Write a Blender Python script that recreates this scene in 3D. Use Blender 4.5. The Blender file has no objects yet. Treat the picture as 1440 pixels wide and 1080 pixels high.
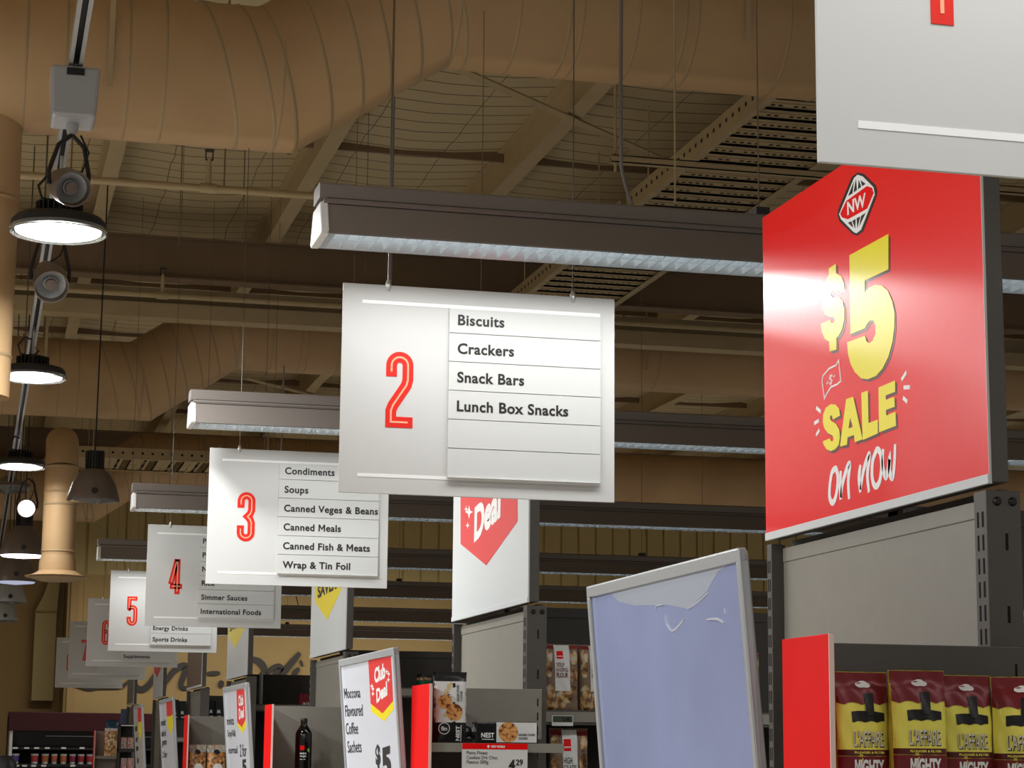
import bpy, bmesh, math, random
from mathutils import Vector, Matrix
from mathutils.geometry import tessellate_polygon
random.seed(7)
SC = bpy.context.scene
COL = SC.collection
X3, Y3, Z3 = Vector((1, 0, 0)), Vector((0, 1, 0)), Vector((0, 0, 1))

# ------------------------------------------------------------------ camera
FPX, YAW, PIT, ROL = 2995.1, .2447, .1707, .0090
EYE = Vector((0, 0, 1.6))
FW = Vector((math.sin(YAW)*math.cos(PIT), math.cos(YAW)*math.cos(PIT), math.sin(PIT)))
_r = Vector((math.cos(YAW), -math.sin(YAW), 0))
_u = _r.cross(FW)
RT = math.cos(ROL)*_r + math.sin(ROL)*_u
UP = -math.sin(ROL)*_r + math.cos(ROL)*_u
cd = bpy.data.cameras.new('camera')
cam = bpy.data.objects.new('camera', cd)
COL.objects.link(cam)
cd.sensor_width = 36.0
cd.sensor_fit = 'HORIZONTAL'
cd.lens = FPX/1440*36
cd.clip_start = .05
cd.clip_end = 200
m = Matrix((RT, UP, -FW)).transposed().to_4x4()
m.translation = EYE
cam.matrix_world = m
SC.camera = cam


def ray(x, y):
    return FW + RT*((x-720)/FPX) - UP*((y-540)/FPX)


def at(x, y, X=None, Y=None, Z=None):
    """point of the place seen at photo pixel x, y and lying on the given plane"""
    d = ray(x, y)
    ax, v = (0, X) if X is not None else (1, Y) if Y is not None else (2, Z)
    return EYE + d*((v-EYE[ax])/d[ax])


# ------------------------------------------------------------------ materials
def lin(c):
    return tuple(((v/255)/12.92 if v/255 <= .04045 else ((v/255+.055)/1.055)**2.4) for v in c)


MATS = {}


def mat(name, rgb, rough=.5, metal=0.0, noise=0.0, nscale=8.0, bump=0.0, bscale=60.0, coat=0.0, spec=.5,
        stretch=None, emit=0.0, trans=0.0, ior=1.45):
    if name in MATS:
        return MATS[name]
    M = bpy.data.materials.new(name)
    M.use_nodes = True
    nt = M.node_tree
    b = nt.nodes['Principled BSDF']
    c = lin(rgb)
    b.inputs['Base Color'].default_value = (*c, 1)
    b.inputs['Roughness'].default_value = rough
    b.inputs['Metallic'].default_value = metal
    b.inputs['Coat Weight'].default_value = coat
    b.inputs['Coat Roughness'].default_value = .12
    b.inputs['Specular IOR Level'].default_value = spec
    b.inputs['Transmission Weight'].default_value = trans
    b.inputs['IOR'].default_value = ior
    if emit:
        b.inputs['Emission Color'].default_value = (*c, 1)
        b.inputs['Emission Strength'].default_value = emit
    if noise or bump:
        tc = nt.nodes.new('ShaderNodeTexCoord')
        mp = nt.nodes.new('ShaderNodeMapping')
        nt.links.new(tc.outputs['Object'], mp.inputs['Vector'])
        if stretch:
            mp.inputs['Scale'].default_value = stretch
    if noise:
        n = nt.nodes.new('ShaderNodeTexNoise')
        n.inputs['Scale'].default_value = nscale
        n.inputs['Detail'].default_value = 5
        nt.links.new(mp.outputs['Vector'], n.inputs['Vector'])
        r = nt.nodes.new('ShaderNodeValToRGB')
        r.color_ramp.elements[0].position = .3
        r.color_ramp.elements[1].position = .7
        r.color_ramp.elements[0].color = (*[max(0, v*(1-noise)) for v in c], 1)
        r.color_ramp.elements[1].color = (*[min(1, v*(1+noise)) for v in c], 1)
        nt.links.new(n.outputs['Fac'], r.inputs['Fac'])
        nt.links.new(r.outputs['Color'], b.inputs['Base Color'])
    if bump:
        n2 = nt.nodes.new('ShaderNodeTexNoise')
        n2.inputs['Scale'].default_value = bscale
        n2.inputs['Detail'].default_value = 3
        nt.links.new(mp.outputs['Vector'], n2.inputs['Vector'])
        bp = nt.nodes.new('ShaderNodeBump')
        bp.inputs['Strength'].default_value = bump
        bp.inputs['Distance'].default_value = .004
        nt.links.new(n2.outputs['Fac'], bp.inputs['Height'])
        nt.links.new(bp.outputs['Normal'], b.inputs['Normal'])
    MATS[name] = M
    return M


def blend_mat(name, cols, scale, rough=.45, contrast=(.35, .65), stretch=None, coat=0.0, vor=False, bump=0.0):
    """patches of several print colours (cookie crumb, nuts, food photographs)"""
    M = bpy.data.materials.new(name)
    M.use_nodes = True
    nt = M.node_tree
    b = nt.nodes['Principled BSDF']
    b.inputs['Roughness'].default_value = rough
    b.inputs['Coat Weight'].default_value = coat
    tc = nt.nodes.new('ShaderNodeTexCoord')
    mp = nt.nodes.new('ShaderNodeMapping')
    nt.links.new(tc.outputs['Object'], mp.inputs['Vector'])
    if stretch:
        mp.inputs['Scale'].default_value = stretch
    if vor:
        n = nt.nodes.new('ShaderNodeTexVoronoi')
        n.inputs['Scale'].default_value = scale
        out = n.outputs['Color']
    else:
        n = nt.nodes.new('ShaderNodeTexNoise')
        n.inputs['Scale'].default_value = scale
        n.inputs['Detail'].default_value = 4
        out = n.outputs['Fac']
    nt.links.new(mp.outputs['Vector'], n.inputs['Vector'])
    r = nt.nodes.new('ShaderNodeValToRGB')
    e = r.color_ramp.elements
    k = len(cols)
    while len(e) < k:
        e.new(.5)
    for i, c in enumerate(cols):
        e[i].position = contrast[0] + (contrast[1]-contrast[0])*i/(k-1)
        e[i].color = (*lin(c), 1)
    nt.links.new(out, r.inputs['Fac'])
    nt.links.new(r.outputs['Color'], b.inputs['Base Color'])
    if bump:
        bp = nt.nodes.new('ShaderNodeBump')
        bp.inputs['Strength'].default_value = bump
        bp.inputs['Distance'].default_value = .003
        nt.links.new(out, bp.inputs['Height'])
        nt.links.new(bp.outputs['Normal'], b.inputs['Normal'])
    MATS[name] = M
    return M


# ------------------------------------------------------------------ mesh builder
class MB:
    def __init__(s):
        s.v, s.f = [], []

    def add(s, vs, fs):
        k = len(s.v)
        s.v += [Vector(p) for p in vs]
        s.f += [tuple(i+k for i in f) for f in fs]
        return s

    def box(s, x0, x1, y0, y1, z0, z1):
        return s.add([(x0, y0, z0), (x1, y0, z0), (x1, y1, z0), (x0, y1, z0), (x0, y0, z1), (x1, y0, z1), (x1, y1, z1), (x0, y1, z1)],
                     [(0, 3, 2, 1), (4, 5, 6, 7), (0, 1, 5, 4), (1, 2, 6, 5), (2, 3, 7, 6), (3, 0, 4, 7)])

    def obox(s, o, u, v, n, a0, a1, b0, b1, c0, c1):
        P = lambda a, b, c: o+u*a+v*b+n*c
        return s.add([P(a0, b0, c0), P(a1, b0, c0), P(a1, b1, c0), P(a0, b1, c0), P(a0, b0, c1), P(a1, b0, c1), P(a1, b1, c1), P(a0, b1, c1)],
                     [(0, 3, 2, 1), (4, 5, 6, 7), (0, 1, 5, 4), (1, 2, 6, 5), (2, 3, 7, 6), (3, 0, 4, 7)])

    def tube(s, pts, r, n=8, caps=True):
        pts = [Vector(p) for p in pts]
        rs = r if isinstance(r, (list, tuple)) else [r]*len(pts)
        rings = []
        up = None
        for i, p in enumerate(pts):
            t = (pts[min(i+1, len(pts)-1)]-pts[max(i-1, 0)]).normalized()
            if up is None:
                up = Z3 if abs(t.z) < .9 else X3
            a = t.cross(up).normalized()
            b = a.cross(t).normalized()
            up = b
            rings.append([p+(a*math.cos(2*math.pi*k/n)+b*math.sin(2*math.pi*k/n))*rs[i] for k in range(n)])
        vs = [p for rg in rings for p in rg]
        fs = [(i*n+k, i*n+(k+1) % n, (i+1)*n+(k+1) % n, (i+1)*n+k) for i in range(len(pts)-1) for k in range(n)]
        if caps:
            fs += [tuple(range(n))[::-1], tuple(range((len(pts)-1)*n, len(pts)*n))]
        return s.add(vs, fs)

    def lathe(s, c, prof, n=32, axis=Z3):
        c = Vector(c)
        axis = Vector(axis).normalized()
        a = axis.orthogonal().normalized()
        b = axis.cross(a)
        vs, fs = [], []
        for r, h in prof:
            for k in range(n):
                t = 2*math.pi*k/n
                vs.append(c+axis*h+(a*math.cos(t)+b*math.sin(t))*max(r, 1e-5))
        for i in range(len(prof)-1):
            for k in range(n):
                fs.append((i*n+k, i*n+(k+1) % n, (i+1)*n+(k+1) % n, (i+1)*n+k))
        return s.add(vs, fs)

    def prism(s, pl, poly, c0, c1, holes=()):
        """closed outline in a plane's u, v swept from offset c0 to c1 along its normal"""
        loops = [list(poly)]+[list(h) for h in holes]
        flat = [p for L in loops for p in L]
        tri = tessellate_polygon([[Vector((p[0], p[1], 0)) for p in L] for L in loops])
        N = len(flat)
        vs = [pl.P(p[0], p[1], c1) for p in flat]
        fs = [tuple(t) for t in tri]
        if c1 != c0:
            vs += [pl.P(p[0], p[1], c0) for p in flat]
            k = 0
            for L in loops:
                n = len(L)
                fs += [(k+i, k+(i+1) % n, N+k+(i+1) % n, N+k+i) for i in range(n)]
                k += n
        return s.add(vs, fs)

    def build(s, name, material, parent=None, origin=None, smooth=False, bevel=0.0, local=False, label=None):
        o0 = Vector((0, 0, 0))
        if parent is not None and not local:
            o0 = ORG[parent.name]
        elif origin is not None:
            o0 = Vector(origin)
        me = bpy.data.meshes.new(name)
        me.from_pydata([tuple(p-o0) for p in s.v], [], s.f)
        bm = bmesh.new()
        bm.from_mesh(me)
        bmesh.ops.remove_doubles(bm, verts=bm.verts, dist=1e-6)
        bmesh.ops.recalc_face_normals(bm, faces=bm.faces)
        bm.to_mesh(me)
        bm.free()
        if smooth:
            for p in me.polygons:
                p.use_smooth = True
            try:
                me.set_sharp_from_angle(angle=math.radians(smooth if smooth is not True else 40))
            except Exception:
                pass
        me.materials.append(material)
        ob = bpy.data.objects.new(name, me)
        COL.objects.link(ob)
        if bevel:
            bv = ob.modifiers.new('bevel', 'BEVEL')
            bv.width = bevel
            bv.segments = 2
            bv.limit_method = 'ANGLE'
        if parent is not None:
            ob.parent = parent
            ORG[ob.name] = ORG[parent.name]
        else:
            ob.location = o0
            ORG[ob.name] = o0
        if label:
            ob['label'] = label
        return ob


ORG = {}


def tag(o, label=None, cat=None, group=None, kind=None):
    if label:
        o['label'] = label
    if cat:
        o['category'] = cat
    if group:
        o['group'] = group
    if kind:
        o['kind'] = kind
    return o


def thing(name, label, cat, loc=(0, 0, 0), rz=0.0, group=None):
    o = bpy.data.objects.new(name, None)
    o.empty_display_size = .05
    COL.objects.link(o)
    o.location = loc
    o.rotation_euler = (0, 0, rz)
    ORG[o.name] = Vector(loc)
    return tag(o, label, cat, group)


def dup(root, loc, rz=None, label=None, group=None):
    r = root.copy()
    COL.objects.link(r)
    r.location = loc
    ORG[r.name] = Vector(loc)
    if rz is not None:
        r.rotation_euler = (0, 0, rz)
    tag(r, label, None, group)
    for ch in list(root.children):
        c = ch.copy()
        COL.objects.link(c)
        c.parent = r
        for g in list(ch.children):
            d = g.copy()
            COL.objects.link(d)
            d.parent = c
    return r


class Plane:
    def __init__(s, o, u, v):
        s.o, s.u, s.v = Vector(o), Vector(u).normalized(), Vector(v).normalized()
        s.n = s.u.cross(s.v).normalized()

    def P(s, a, b, c=0.0):
        return s.o+s.u*a+s.v*b+s.n*c

    def px(s, x, y):
        d = ray(x, y)
        t = (s.o-EYE).dot(s.n)/d.dot(s.n)
        p = EYE+d*t-s.o
        return (p.dot(s.u), p.dot(s.v))

    def pxs(s, pts):
        return [s.px(*p) for p in pts]


def ribbon(pts, w, closed=False, ext=0.0):
    """outline of a stroke of width w along a 2-D polyline (mitred)"""
    P = [Vector((p[0], p[1])) for p in pts]
    if not closed:
        P = [p for i, p in enumerate(P) if i == 0 or (p-P[i-1]).length > 1e-6]
    n = len(P)
    ws = w if isinstance(w, (list, tuple)) else [w]*n
    L, R = [], []
    for i in range(n):
        if closed:
            a, b = P[i]-P[i-1], P[(i+1) % n]-P[i]
        else:
            a = P[i]-P[i-1] if i else P[1]-P[0]
            b = P[i+1]-P[i] if i < n-1 else P[-1]-P[-2]
        a, b = a.normalized(), b.normalized()
        na, nb = Vector((-a.y, a.x)), Vector((-b.y, b.x))
        mt = (na+nb)
        mt = mt/max(mt.length_squared/2, .35) if mt.length > 1e-6 else na
        L.append(P[i]+mt*ws[i]/2)
        R.append(P[i]-mt*ws[i]/2)
    return (L, R)


def stroke(mb, pl, pts, w, c0, c1, closed=False):
    L, R = ribbon(pts, w, closed)
    if closed:
        n = len(L)
        for i in range(n):
            j = (i+1) % n
            mb.prism(pl, [L[i], L[j], R[j], R[i]], c0, c1)
    else:
        for i in range(len(L)-1):
            mb.prism(pl, [L[i], L[i+1], R[i+1], R[i]], c0, c1)
    return mb


def smooth(pts, k=6, closed=False):
    """rounded polyline through the given points"""
    P = [Vector((p[0], p[1])) for p in pts]
    n = len(P)
    g = (lambda i: P[i % n]) if closed else (lambda i: P[max(0, min(n-1, i))])
    out = []
    for i in range(n if closed else n-1):
        a, b, c, d = g(i-1), g(i), g(i+1), g(i+2)
        for j in range(k):
            t = j/k
            out.append(.5*((2*b)+(c-a)*t+(2*a-5*b+4*c-d)*t*t+(3*b-a-3*c+d)*t**3))
    return out if closed else out+[P[-1]]


def arc(cx, cy, r, a0, a1, n=10):
    return [(cx+r*math.cos(math.radians(a0+(a1-a0)*i/n)), cy+r*math.sin(math.radians(a0+(a1-a0)*i/n))) for i in range(n+1)]


TXT = {}


def text_mesh(s, bold=0.0, space=1.0):
    """letters of Blender's own typeface as 2-D verts and faces"""
    k = (s, round(bold, 4), space)
    if k not in TXT:
        c = bpy.data.curves.new('letters', 'FONT')
        c.body = s
        c.size = 1.0
        c.offset = bold
        c.space_character = space
        c.resolution_u = 4
        o = bpy.data.objects.new('letters', c)
        COL.objects.link(o)
        bpy.context.view_layer.update()
        me = o.evaluated_get(bpy.context.evaluated_depsgraph_get()).to_mesh()
        vs = [(v.co.x, v.co.y) for v in me.vertices]
        fs = [tuple(p.vertices) for p in me.polygons]
        if bold and 'M' in s:
            # the typeface's thickened M fills up: cut it out and draw it from its own outline
            for i, ch in enumerate(s):
                if ch != 'M':
                    continue
                c.body = s[:i+1]
                bpy.context.view_layer.update()
                q = o.evaluated_get(bpy.context.evaluated_depsgraph_get()).to_mesh()
                b1 = max(v.co.x for v in q.vertices)
                b0 = b1-.636-2*bold
                fs = [f for f in fs if not all(b0-.01 <= vs[k][0] <= b1+.01 for k in f)]
                st, y0, y1, xm = .085+2*bold, -bold, .682+bold, (b0+b1)/2
                h = y1-y0
                L = [(b0, y0), (b0+st, y0), (b0+st, y0+h*.62), (xm, y0+h*.20), (b1-st, y0+h*.62), (b1-st, y0), (b1, y0),
                     (b1, y1), (b1-st*1.05, y1), (xm, y0+h*.50), (b0+st*1.05, y1), (b0, y1)]
                n = len(vs)
                vs += L
                fs += [tuple(n+k for k in t) for t in tessellate_polygon([[Vector((p[0], p[1], 0)) for p in L]])]
        bpy.data.objects.remove(o)
        bpy.data.curves.remove(c)
        xs, ys = [p[0] for p in vs], [p[1] for p in vs]
        TXT[k] = (vs, fs, (min(xs), max(xs), min(ys), max(ys)))
    return TXT[k]


CAP = text_mesh('H')[2][3]


def text(mb, pl, s, a, b, cap, width=None, bold=.012, off=.0006, space=1.0, shear=0.0, fn=None, align='L'):
    """text with left edge a, baseline b and capital height cap, squeezed to width when given"""
    vs, fs, bb = text_mesh(s, bold, space)
    sy = cap/CAP
    sx = sy if width is None else width/(bb[1]-bb[0])
    if align == 'C':
        a = a-(bb[1]-bb[0])*sx/2
    out = []
    for x, y in vs:
        U, V = a+(x-bb[0])*sx+shear*y*sy, b+y*sy
        out.append(fn(U, V) if fn else pl.P(U, V, off))
    return mb.add(out, fs)


def text_quad(mb, pl, s, bl, br, tl, bold=.03, off=.0006, space=1.0):
    """text filling the parallelogram whose corners are given in the plane's u, v"""
    vs, fs, bb = text_mesh(s, bold, space)
    bl, br, tl = Vector(bl), Vector(br), Vector(tl)
    out = []
    for x, y in vs:
        q = bl+(br-bl)*((x-bb[0])/(bb[1]-bb[0]))+(tl-bl)*((y-bb[2])/(bb[3]-bb[2]))
        out.append(pl.P(q[0], q[1], off))
    return mb.add(out, fs)


# ------------------------------------------------------------------ palette
M_board = mat('white_satin_board', (206, 206, 203), .42, spec=.35)
M_plate = mat('white_insert_plate', (208, 209, 206), .42, spec=.35)
M_line = mat('white_line', (250, 250, 248), .4)
M_red = mat('sign_red', (226, 40, 28), .45)
M_pink = mat('sign_inline_peach', (255, 175, 140), .45)
M_ink = mat('charcoal_ink', (40, 38, 38), .5)
M_cable = mat('steel_cable', (104, 102, 97), .35, .7)
M_grip = mat('chrome_grip', (215, 215, 212), .25, .6)
M_alu = mat('silver_aluminium', (178, 181, 183), .38, .3, noise=.04, nscale=40, stretch=(1, 1, 12))
M_fix = mat('fixture_grey', (128, 120, 114), .42, .25)
M_groove = mat('dark_groove', (28, 25, 24), .6)
M_louv = mat('bright_louvre', (226, 234, 238), .22, .45)
M_cap = mat('white_end_cap', (222, 222, 220), .35)
M_duct = mat('cream_duct', (192, 158, 116), .5, noise=.10, nscale=1.6, bump=.12, bscale=5)
M_seam = mat('duct_seam', (172, 146, 110), .5)
M_steel = mat('cream_painted_steel', (184, 164, 126), .55, noise=.06, nscale=4)
M_dsteel = mat('brown_girder_paint', (130, 108, 84), .6, noise=.06, nscale=3)
M_hole = mat('black_hole', (12, 11, 10), .9)
M_gond = mat('charcoal_shelving', (88, 84, 79), .42, .1, noise=.03, nscale=30)
M_gondp = mat('warm_grey_panel', (140, 136, 126), .45, .05, noise=.03, nscale=20)
M_gondd = mat('dark_back_panel', (66, 62, 58), .55)
M_bolt = mat('dark_bolt', (60, 58, 56), .3, .7)
M_sale = mat('sale_red_vinyl', (242, 10, 12), .4, bump=.10, bscale=34, spec=.05, coat=.9)
MATS['sale_red_vinyl'].node_tree.nodes['Principled BSDF'].inputs['Coat Roughness'].default_value = .25
M_yel = mat('sale_yellow', (252, 236, 24), .4, spec=.1, coat=1.0)
M_shadow = mat('print_dark_brown', (84, 44, 38), .4, spec=.1, coat=1.0)
for _n in ('sale_yellow', 'print_dark_brown'):
    MATS[_n].node_tree.nodes['Principled BSDF'].inputs['Coat Roughness'].default_value = .25
M_white = mat('print_white', (244, 244, 242), .35)
M_black = mat('print_black', (22, 21, 21), .4)
M_wredp = mat('wing_red', (232, 16, 16), .5, spec=.12)
M_wedge = mat('pale_edge', (226, 200, 190), .5)
M_paper = mat('poster_white', (226, 229, 238), .3, coat=.3)
M_film = None
M_tagred = mat('tag_red', (224, 62, 62), .4)
M_tagyel = mat('tag_yellow', (240, 220, 40), .4)
M_headw = mat('header_white', (210, 214, 214), .45)
M_dark = mat('near_black_metal', (34, 32, 32), .45)
M_lampb = mat('lamp_black', (36, 34, 34), .45)
M_lampg = mat('lamp_grey', (120, 108, 100), .4, .2)
M_wallb = mat('beige_wall', (172, 146, 96), .8, noise=.06, nscale=1.2)
M_wallc = mat('cream_wall_panel', (190, 170, 116), .7)
M_wallk = mat('dark_beige_wall', (166, 138, 90), .8, noise=.05, nscale=1)
M_maroon = mat('maroon_fascia', (62, 22, 26), .35)


def emis(name, rgb, st):
    M = bpy.data.materials.new(name)
    M.use_nodes = True
    nt = M.node_tree
    nt.nodes.clear()
    e = nt.nodes.new('ShaderNodeEmission')
    e.inputs['Color'].default_value = (*lin(rgb), 1)
    e.inputs['Strength'].default_value = st
    o = nt.nodes.new('ShaderNodeOutputMaterial')
    nt.links.new(e.outputs[0], o.inputs['Surface'])
    return M


M_led = emis('led_lens', (255, 252, 246), 14)
M_tube = emis('lamp_tube', (240, 248, 255), 7)
M_spotlit = emis('lit_spot_lens', (255, 238, 252), 9)
M_bell = emis('lit_bell_lens', (250, 236, 250), 4)
M_bell2 = emis('faint_bell_lens', (190, 196, 220), .8)
M_clear = mat('clear_plastic', (235, 240, 240), .12, trans=.9)

# ------------------------------------------------------------------ roof
def roof_mat():
    M = bpy.data.materials.new('foil_blanket_on_wire_mesh')
    M.use_nodes = True
    nt = M.node_tree
    b = nt.nodes['Principled BSDF']
    b.inputs['Roughness'].default_value = .6
    tc = nt.nodes.new('ShaderNodeTexCoord')
    no = nt.nodes.new('ShaderNodeTexNoise')
    no.inputs['Scale'].default_value = .9
    nt.links.new(tc.outputs['Object'], no.inputs['Vector'])
    mx = nt.nodes.new('ShaderNodeMixRGB')
    mx.blend_type = 'LINEAR_LIGHT'
    mx.inputs['Fac'].default_value = .07
    nt.links.new(tc.outputs['Object'], mx.inputs['Color1'])
    nt.links.new(no.outputs['Color'], mx.inputs['Color2'])
    sep = nt.nodes.new('ShaderNodeSeparateXYZ')
    nt.links.new(mx.outputs['Color'], sep.inputs[0])

    def lines(sock, period, width):
        d = nt.nodes.new('ShaderNodeMath'); d.operation = 'DIVIDE'; d.inputs[1].default_value = period
        nt.links.new(sock, d.inputs[0])
        f = nt.nodes.new('ShaderNodeMath'); f.operation = 'FRACT'
        nt.links.new(d.outputs[0], f.inputs[0])
        l = nt.nodes.new('ShaderNodeMath'); l.operation = 'LESS_THAN'; l.inputs[1].default_value = width
        nt.links.new(f.outputs[0], l.inputs[0])
        return l.outputs[0]
    la = lines(sep.outputs['Y'], .215, .075)
    lb = lines(sep.outputs['X'], .62, .010)
    mx2 = nt.nodes.new('ShaderNodeMath'); mx2.operation = 'MAXIMUM'
    nt.links.new(la, mx2.inputs[0]); nt.links.new(lb, mx2.inputs[1])
    c = nt.nodes.new('ShaderNodeMixRGB')
    c.inputs['Color1'].default_value = (*lin((196, 178, 138)), 1)
    c.inputs['Color2'].default_value = (*lin((92, 80, 60)), 1)
    nt.links.new(mx2.outputs[0], c.inputs['Fac'])
    nt.links.new(c.outputs[0], b.inputs['Base Color'])
    bp = nt.nodes.new('ShaderNodeBump')
    bp.inputs['Strength'].default_value = .5
    bp.inputs['Distance'].default_value = .05
    nt.links.new(no.outputs['Fac'], bp.inputs['Height'])
    nt.links.new(bp.outputs['Normal'], b.inputs['Normal'])
    return M


ZR = 5.83
rb = MB()
nx, ny = 60, 90
x0, x1, y0, y1 = -6.0, 16.0, -3.0, 33.0
for j in range(ny+1):
    for i in range(nx+1):
        x, y = x0+(x1-x0)*i/nx, y0+(y1-y0)*j/ny
        ph = ((x-2.16) / 1.39) % 1
        rb.v.append(Vector((x, y, ZR+.05-.05*math.sin(math.pi*ph))))
rb.f = [(j*(nx+1)+i, j*(nx+1)+i+1, (j+1)*(nx+1)+i+1, (j+1)*(nx+1)+i) for j in range(ny) for i in range(nx)]
rb.box(x0, x1, y0, y1, ZR+.16, ZR+.2)
tag(rb.build('ceiling', roof_mat(), smooth=60), kind='structure')

for k in range(-3, 9):
    x = 2.16+1.39*k
    r = MB().box(x-.006, x+.006, -2, 31, 5.612, ZR+.04)
    r.box(x-.055, x+.055, -2, 31, 5.6, 5.612).box(x-.055, x+.055, -2, 31, ZR+.03, ZR+.042)
    tag(r.build('roof_rafter', M_steel), kind='structure')
for y in (7.2, 9.6, 12.05, 14.5, 19.5, 22, 24.5, 27):
    tag(MB().box(-5, 15, y-.014, y+.014, ZR-.03, ZR+.05).build('roof_purlin', M_dsteel), kind='structure')
# deep girders across the store
for i, (y, zb, zt) in enumerate(((16.7, 5.27, 5.6), (27.5, 5.2, 5.6))):
    g = MB().box(-5, 15, y-.01, y+.01, zb, zt).box(-5, 15, y-.09, y+.09, zb-.012, zb).box(-5, 15, y-.09, y+.09, zt-.012, zt)
    tag(g.build('roof_girder', M_dsteel), kind='structure')
tag(MB().box(-5, 15, 17.02, 17.2, 5.02, 5.14).box(-5, 15, 17.205, 17.22, 5.02, 5.3).build('roof_beam', M_steel), kind='structure')
# flat cross braces under the rafters
def brace(p, q, w=.075):
    d = (q-p).normalized()
    s = d.cross(Z3).normalized()
    MBB = MB().obox(p, d, s, Z3, 0, (q-p).length, -w/2, w/2, -.006, .006)
    tag(MBB.build('roof_brace', M_steel), kind='structure')
b0, b1 = at(640, 95, Z=5.585), at(912, 216, Z=5.585)
brace(b0+(b0-b1)*.6, b1+(b1-b0)*.25)
b0, b1 = at(10, 462, Z=5.585), at(140, 490, Z=5.585)
brace(b0, b1+(b1-b0)*1.0)
b0, b1 = at(345, 532, Z=5.585), at(440, 556, Z=5.585)
brace(b0, b1+(b1-b0)*.5)

# ------------------------------------------------------------------ floor, far walls
tag(MB().box(-6, 16, -4, 33, -.1, 0).build('floor', mat('pale_vinyl_floor', (182, 174, 162), .35, noise=.04, nscale=2)), kind='structure')
YW = 31.0
cx = at(90, 960, Y=YW).x
tag(MB().box(cx, 16, YW, YW+.2, 0, ZR).build('wall_far', M_wallb), kind='structure')
tag(MB().box(-6, cx, YW+1.2, YW+1.4, 0, ZR).box(cx, cx+.2, YW+.2, YW+1.4, 0, ZR).build('wall_recess', M_wallk), kind='structure')
tag(MB().box(-6.2, -6, 11, 33, 0, ZR).build('wall_left_blocker', M_wallk), kind='structure')  # unseen wall added to keep reflections in the sale board dark
zc0, zc1 = at(200, 810, Y=YW).z, ZR
wp = MB()
k = 0
xx = at(96, 790, Y=YW).x
while xx < 14:
    wp.box(xx, xx+.24, YW-.05, YW, zc0, zc1)
    wp.box(xx+.24, xx+.27, YW-.02, YW, zc0, zc1)
    xx += .27
tag(wp.build('trim_1', M_wallc), kind='structure')
tag(MB().box(at(95, 950, Y=YW-.02).x, at(106, 950, Y=YW-.02).x, YW-.06, YW, 0, zc0).build('trim_2', M_wallk), kind='structure')

# brush lettering painted-metal on the far wall
wl = Plane((0, YW-.03, 0), X3, Z3)
zq = lambda pts: [(80+x/3.892, 920+y/3.892) for x, y in pts]
mb = MB()
for pts, w in (([(0, 165), (60, 166), (130, 176), (180, 188), (230, 180), (340, 180), (372, 166), (398, 142)], .055),
               ([(425, 150), (436, 180), (465, 192), (500, 172), (530, 132), (566, 84), (600, 60)], .085),
               ([(572, 192), (596, 150), (636, 96), (676, 66), (706, 66), (702, 100), (682, 150), (682, 180), (716, 186)], .085),
               ([(822, 106), (892, 103)], .06),
               ([(905, 145), (898, 165), (906, 180)], .07),
               ([(1060, 24), (1105, 40), (1134, 78), (1128, 130)], .09),
               ([(1148, 112), (1178, 78), (1212, 66), (1226, 80), (1196, 104), (1176, 130)], .075),
               ([(1216, 130), (1262, 74), (1330, -8)], .09),
               ([(1292, 120), (1306, 98), (1326, 76)], .075),
               ([(1332, 52), (1346, 48)], .085)):
    q = smooth(wl.pxs(zq(pts)))
    n_ = len(q)-1
    stroke(mb, wl, q, [w*(.45+.65*math.sin(math.pi*min(1, max(0, .12+.8*i/n_)))) for i in range(n_+1)], -.02, .01)
tag(mb.build('wall_lettering', mat('dark_brush_letters', (52, 45, 38), .5), origin=(2.4, YW, 2.3)),
    'dark brush script lettering ending in a hyphen and Deli on the far beige wall', 'lettering')

# square ventilation riser box on the recessed wall
p0, p1 = at(44, 985, Y=YW+.9), at(80, 862, Y=YW+.9)
t = thing('wall_duct', 'cream square duct running down the dark wall at the far left', 'duct', (p0.x, YW+.9, p0.z))
MB().box(p0.x, p1.x, YW+.9, YW+1.2, p0.z, p1.z).build('box_duct', M_wallc, t)
MB().box(p0.x-.01, p1.x+.01, YW+.89, YW+1.2, p1.z, p1.z+.03).build('flange', M_wallk, t)
pl = Plane((0, YW+.9, 0), X3, Z3)
q = pl.pxs([(48, 862), (62, 836), (74, 800), (86, 800), (80, 862)])
MB().prism(pl, q, -.3, 0).build('angled_neck', M_wallc, t)

# ------------------------------------------------------------------ air ducts
def ring_path(Yd, zb, Rd, xl=-5.0, xr=15.0):
    a, b = (1.31, zb), (2.02, zb+.47)
    if Yd > 15:
        a, b = (1.345, zb), (2.04, zb+.47)
    return [(xl, a[1]), a, b, (xr, b[1])]


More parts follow.
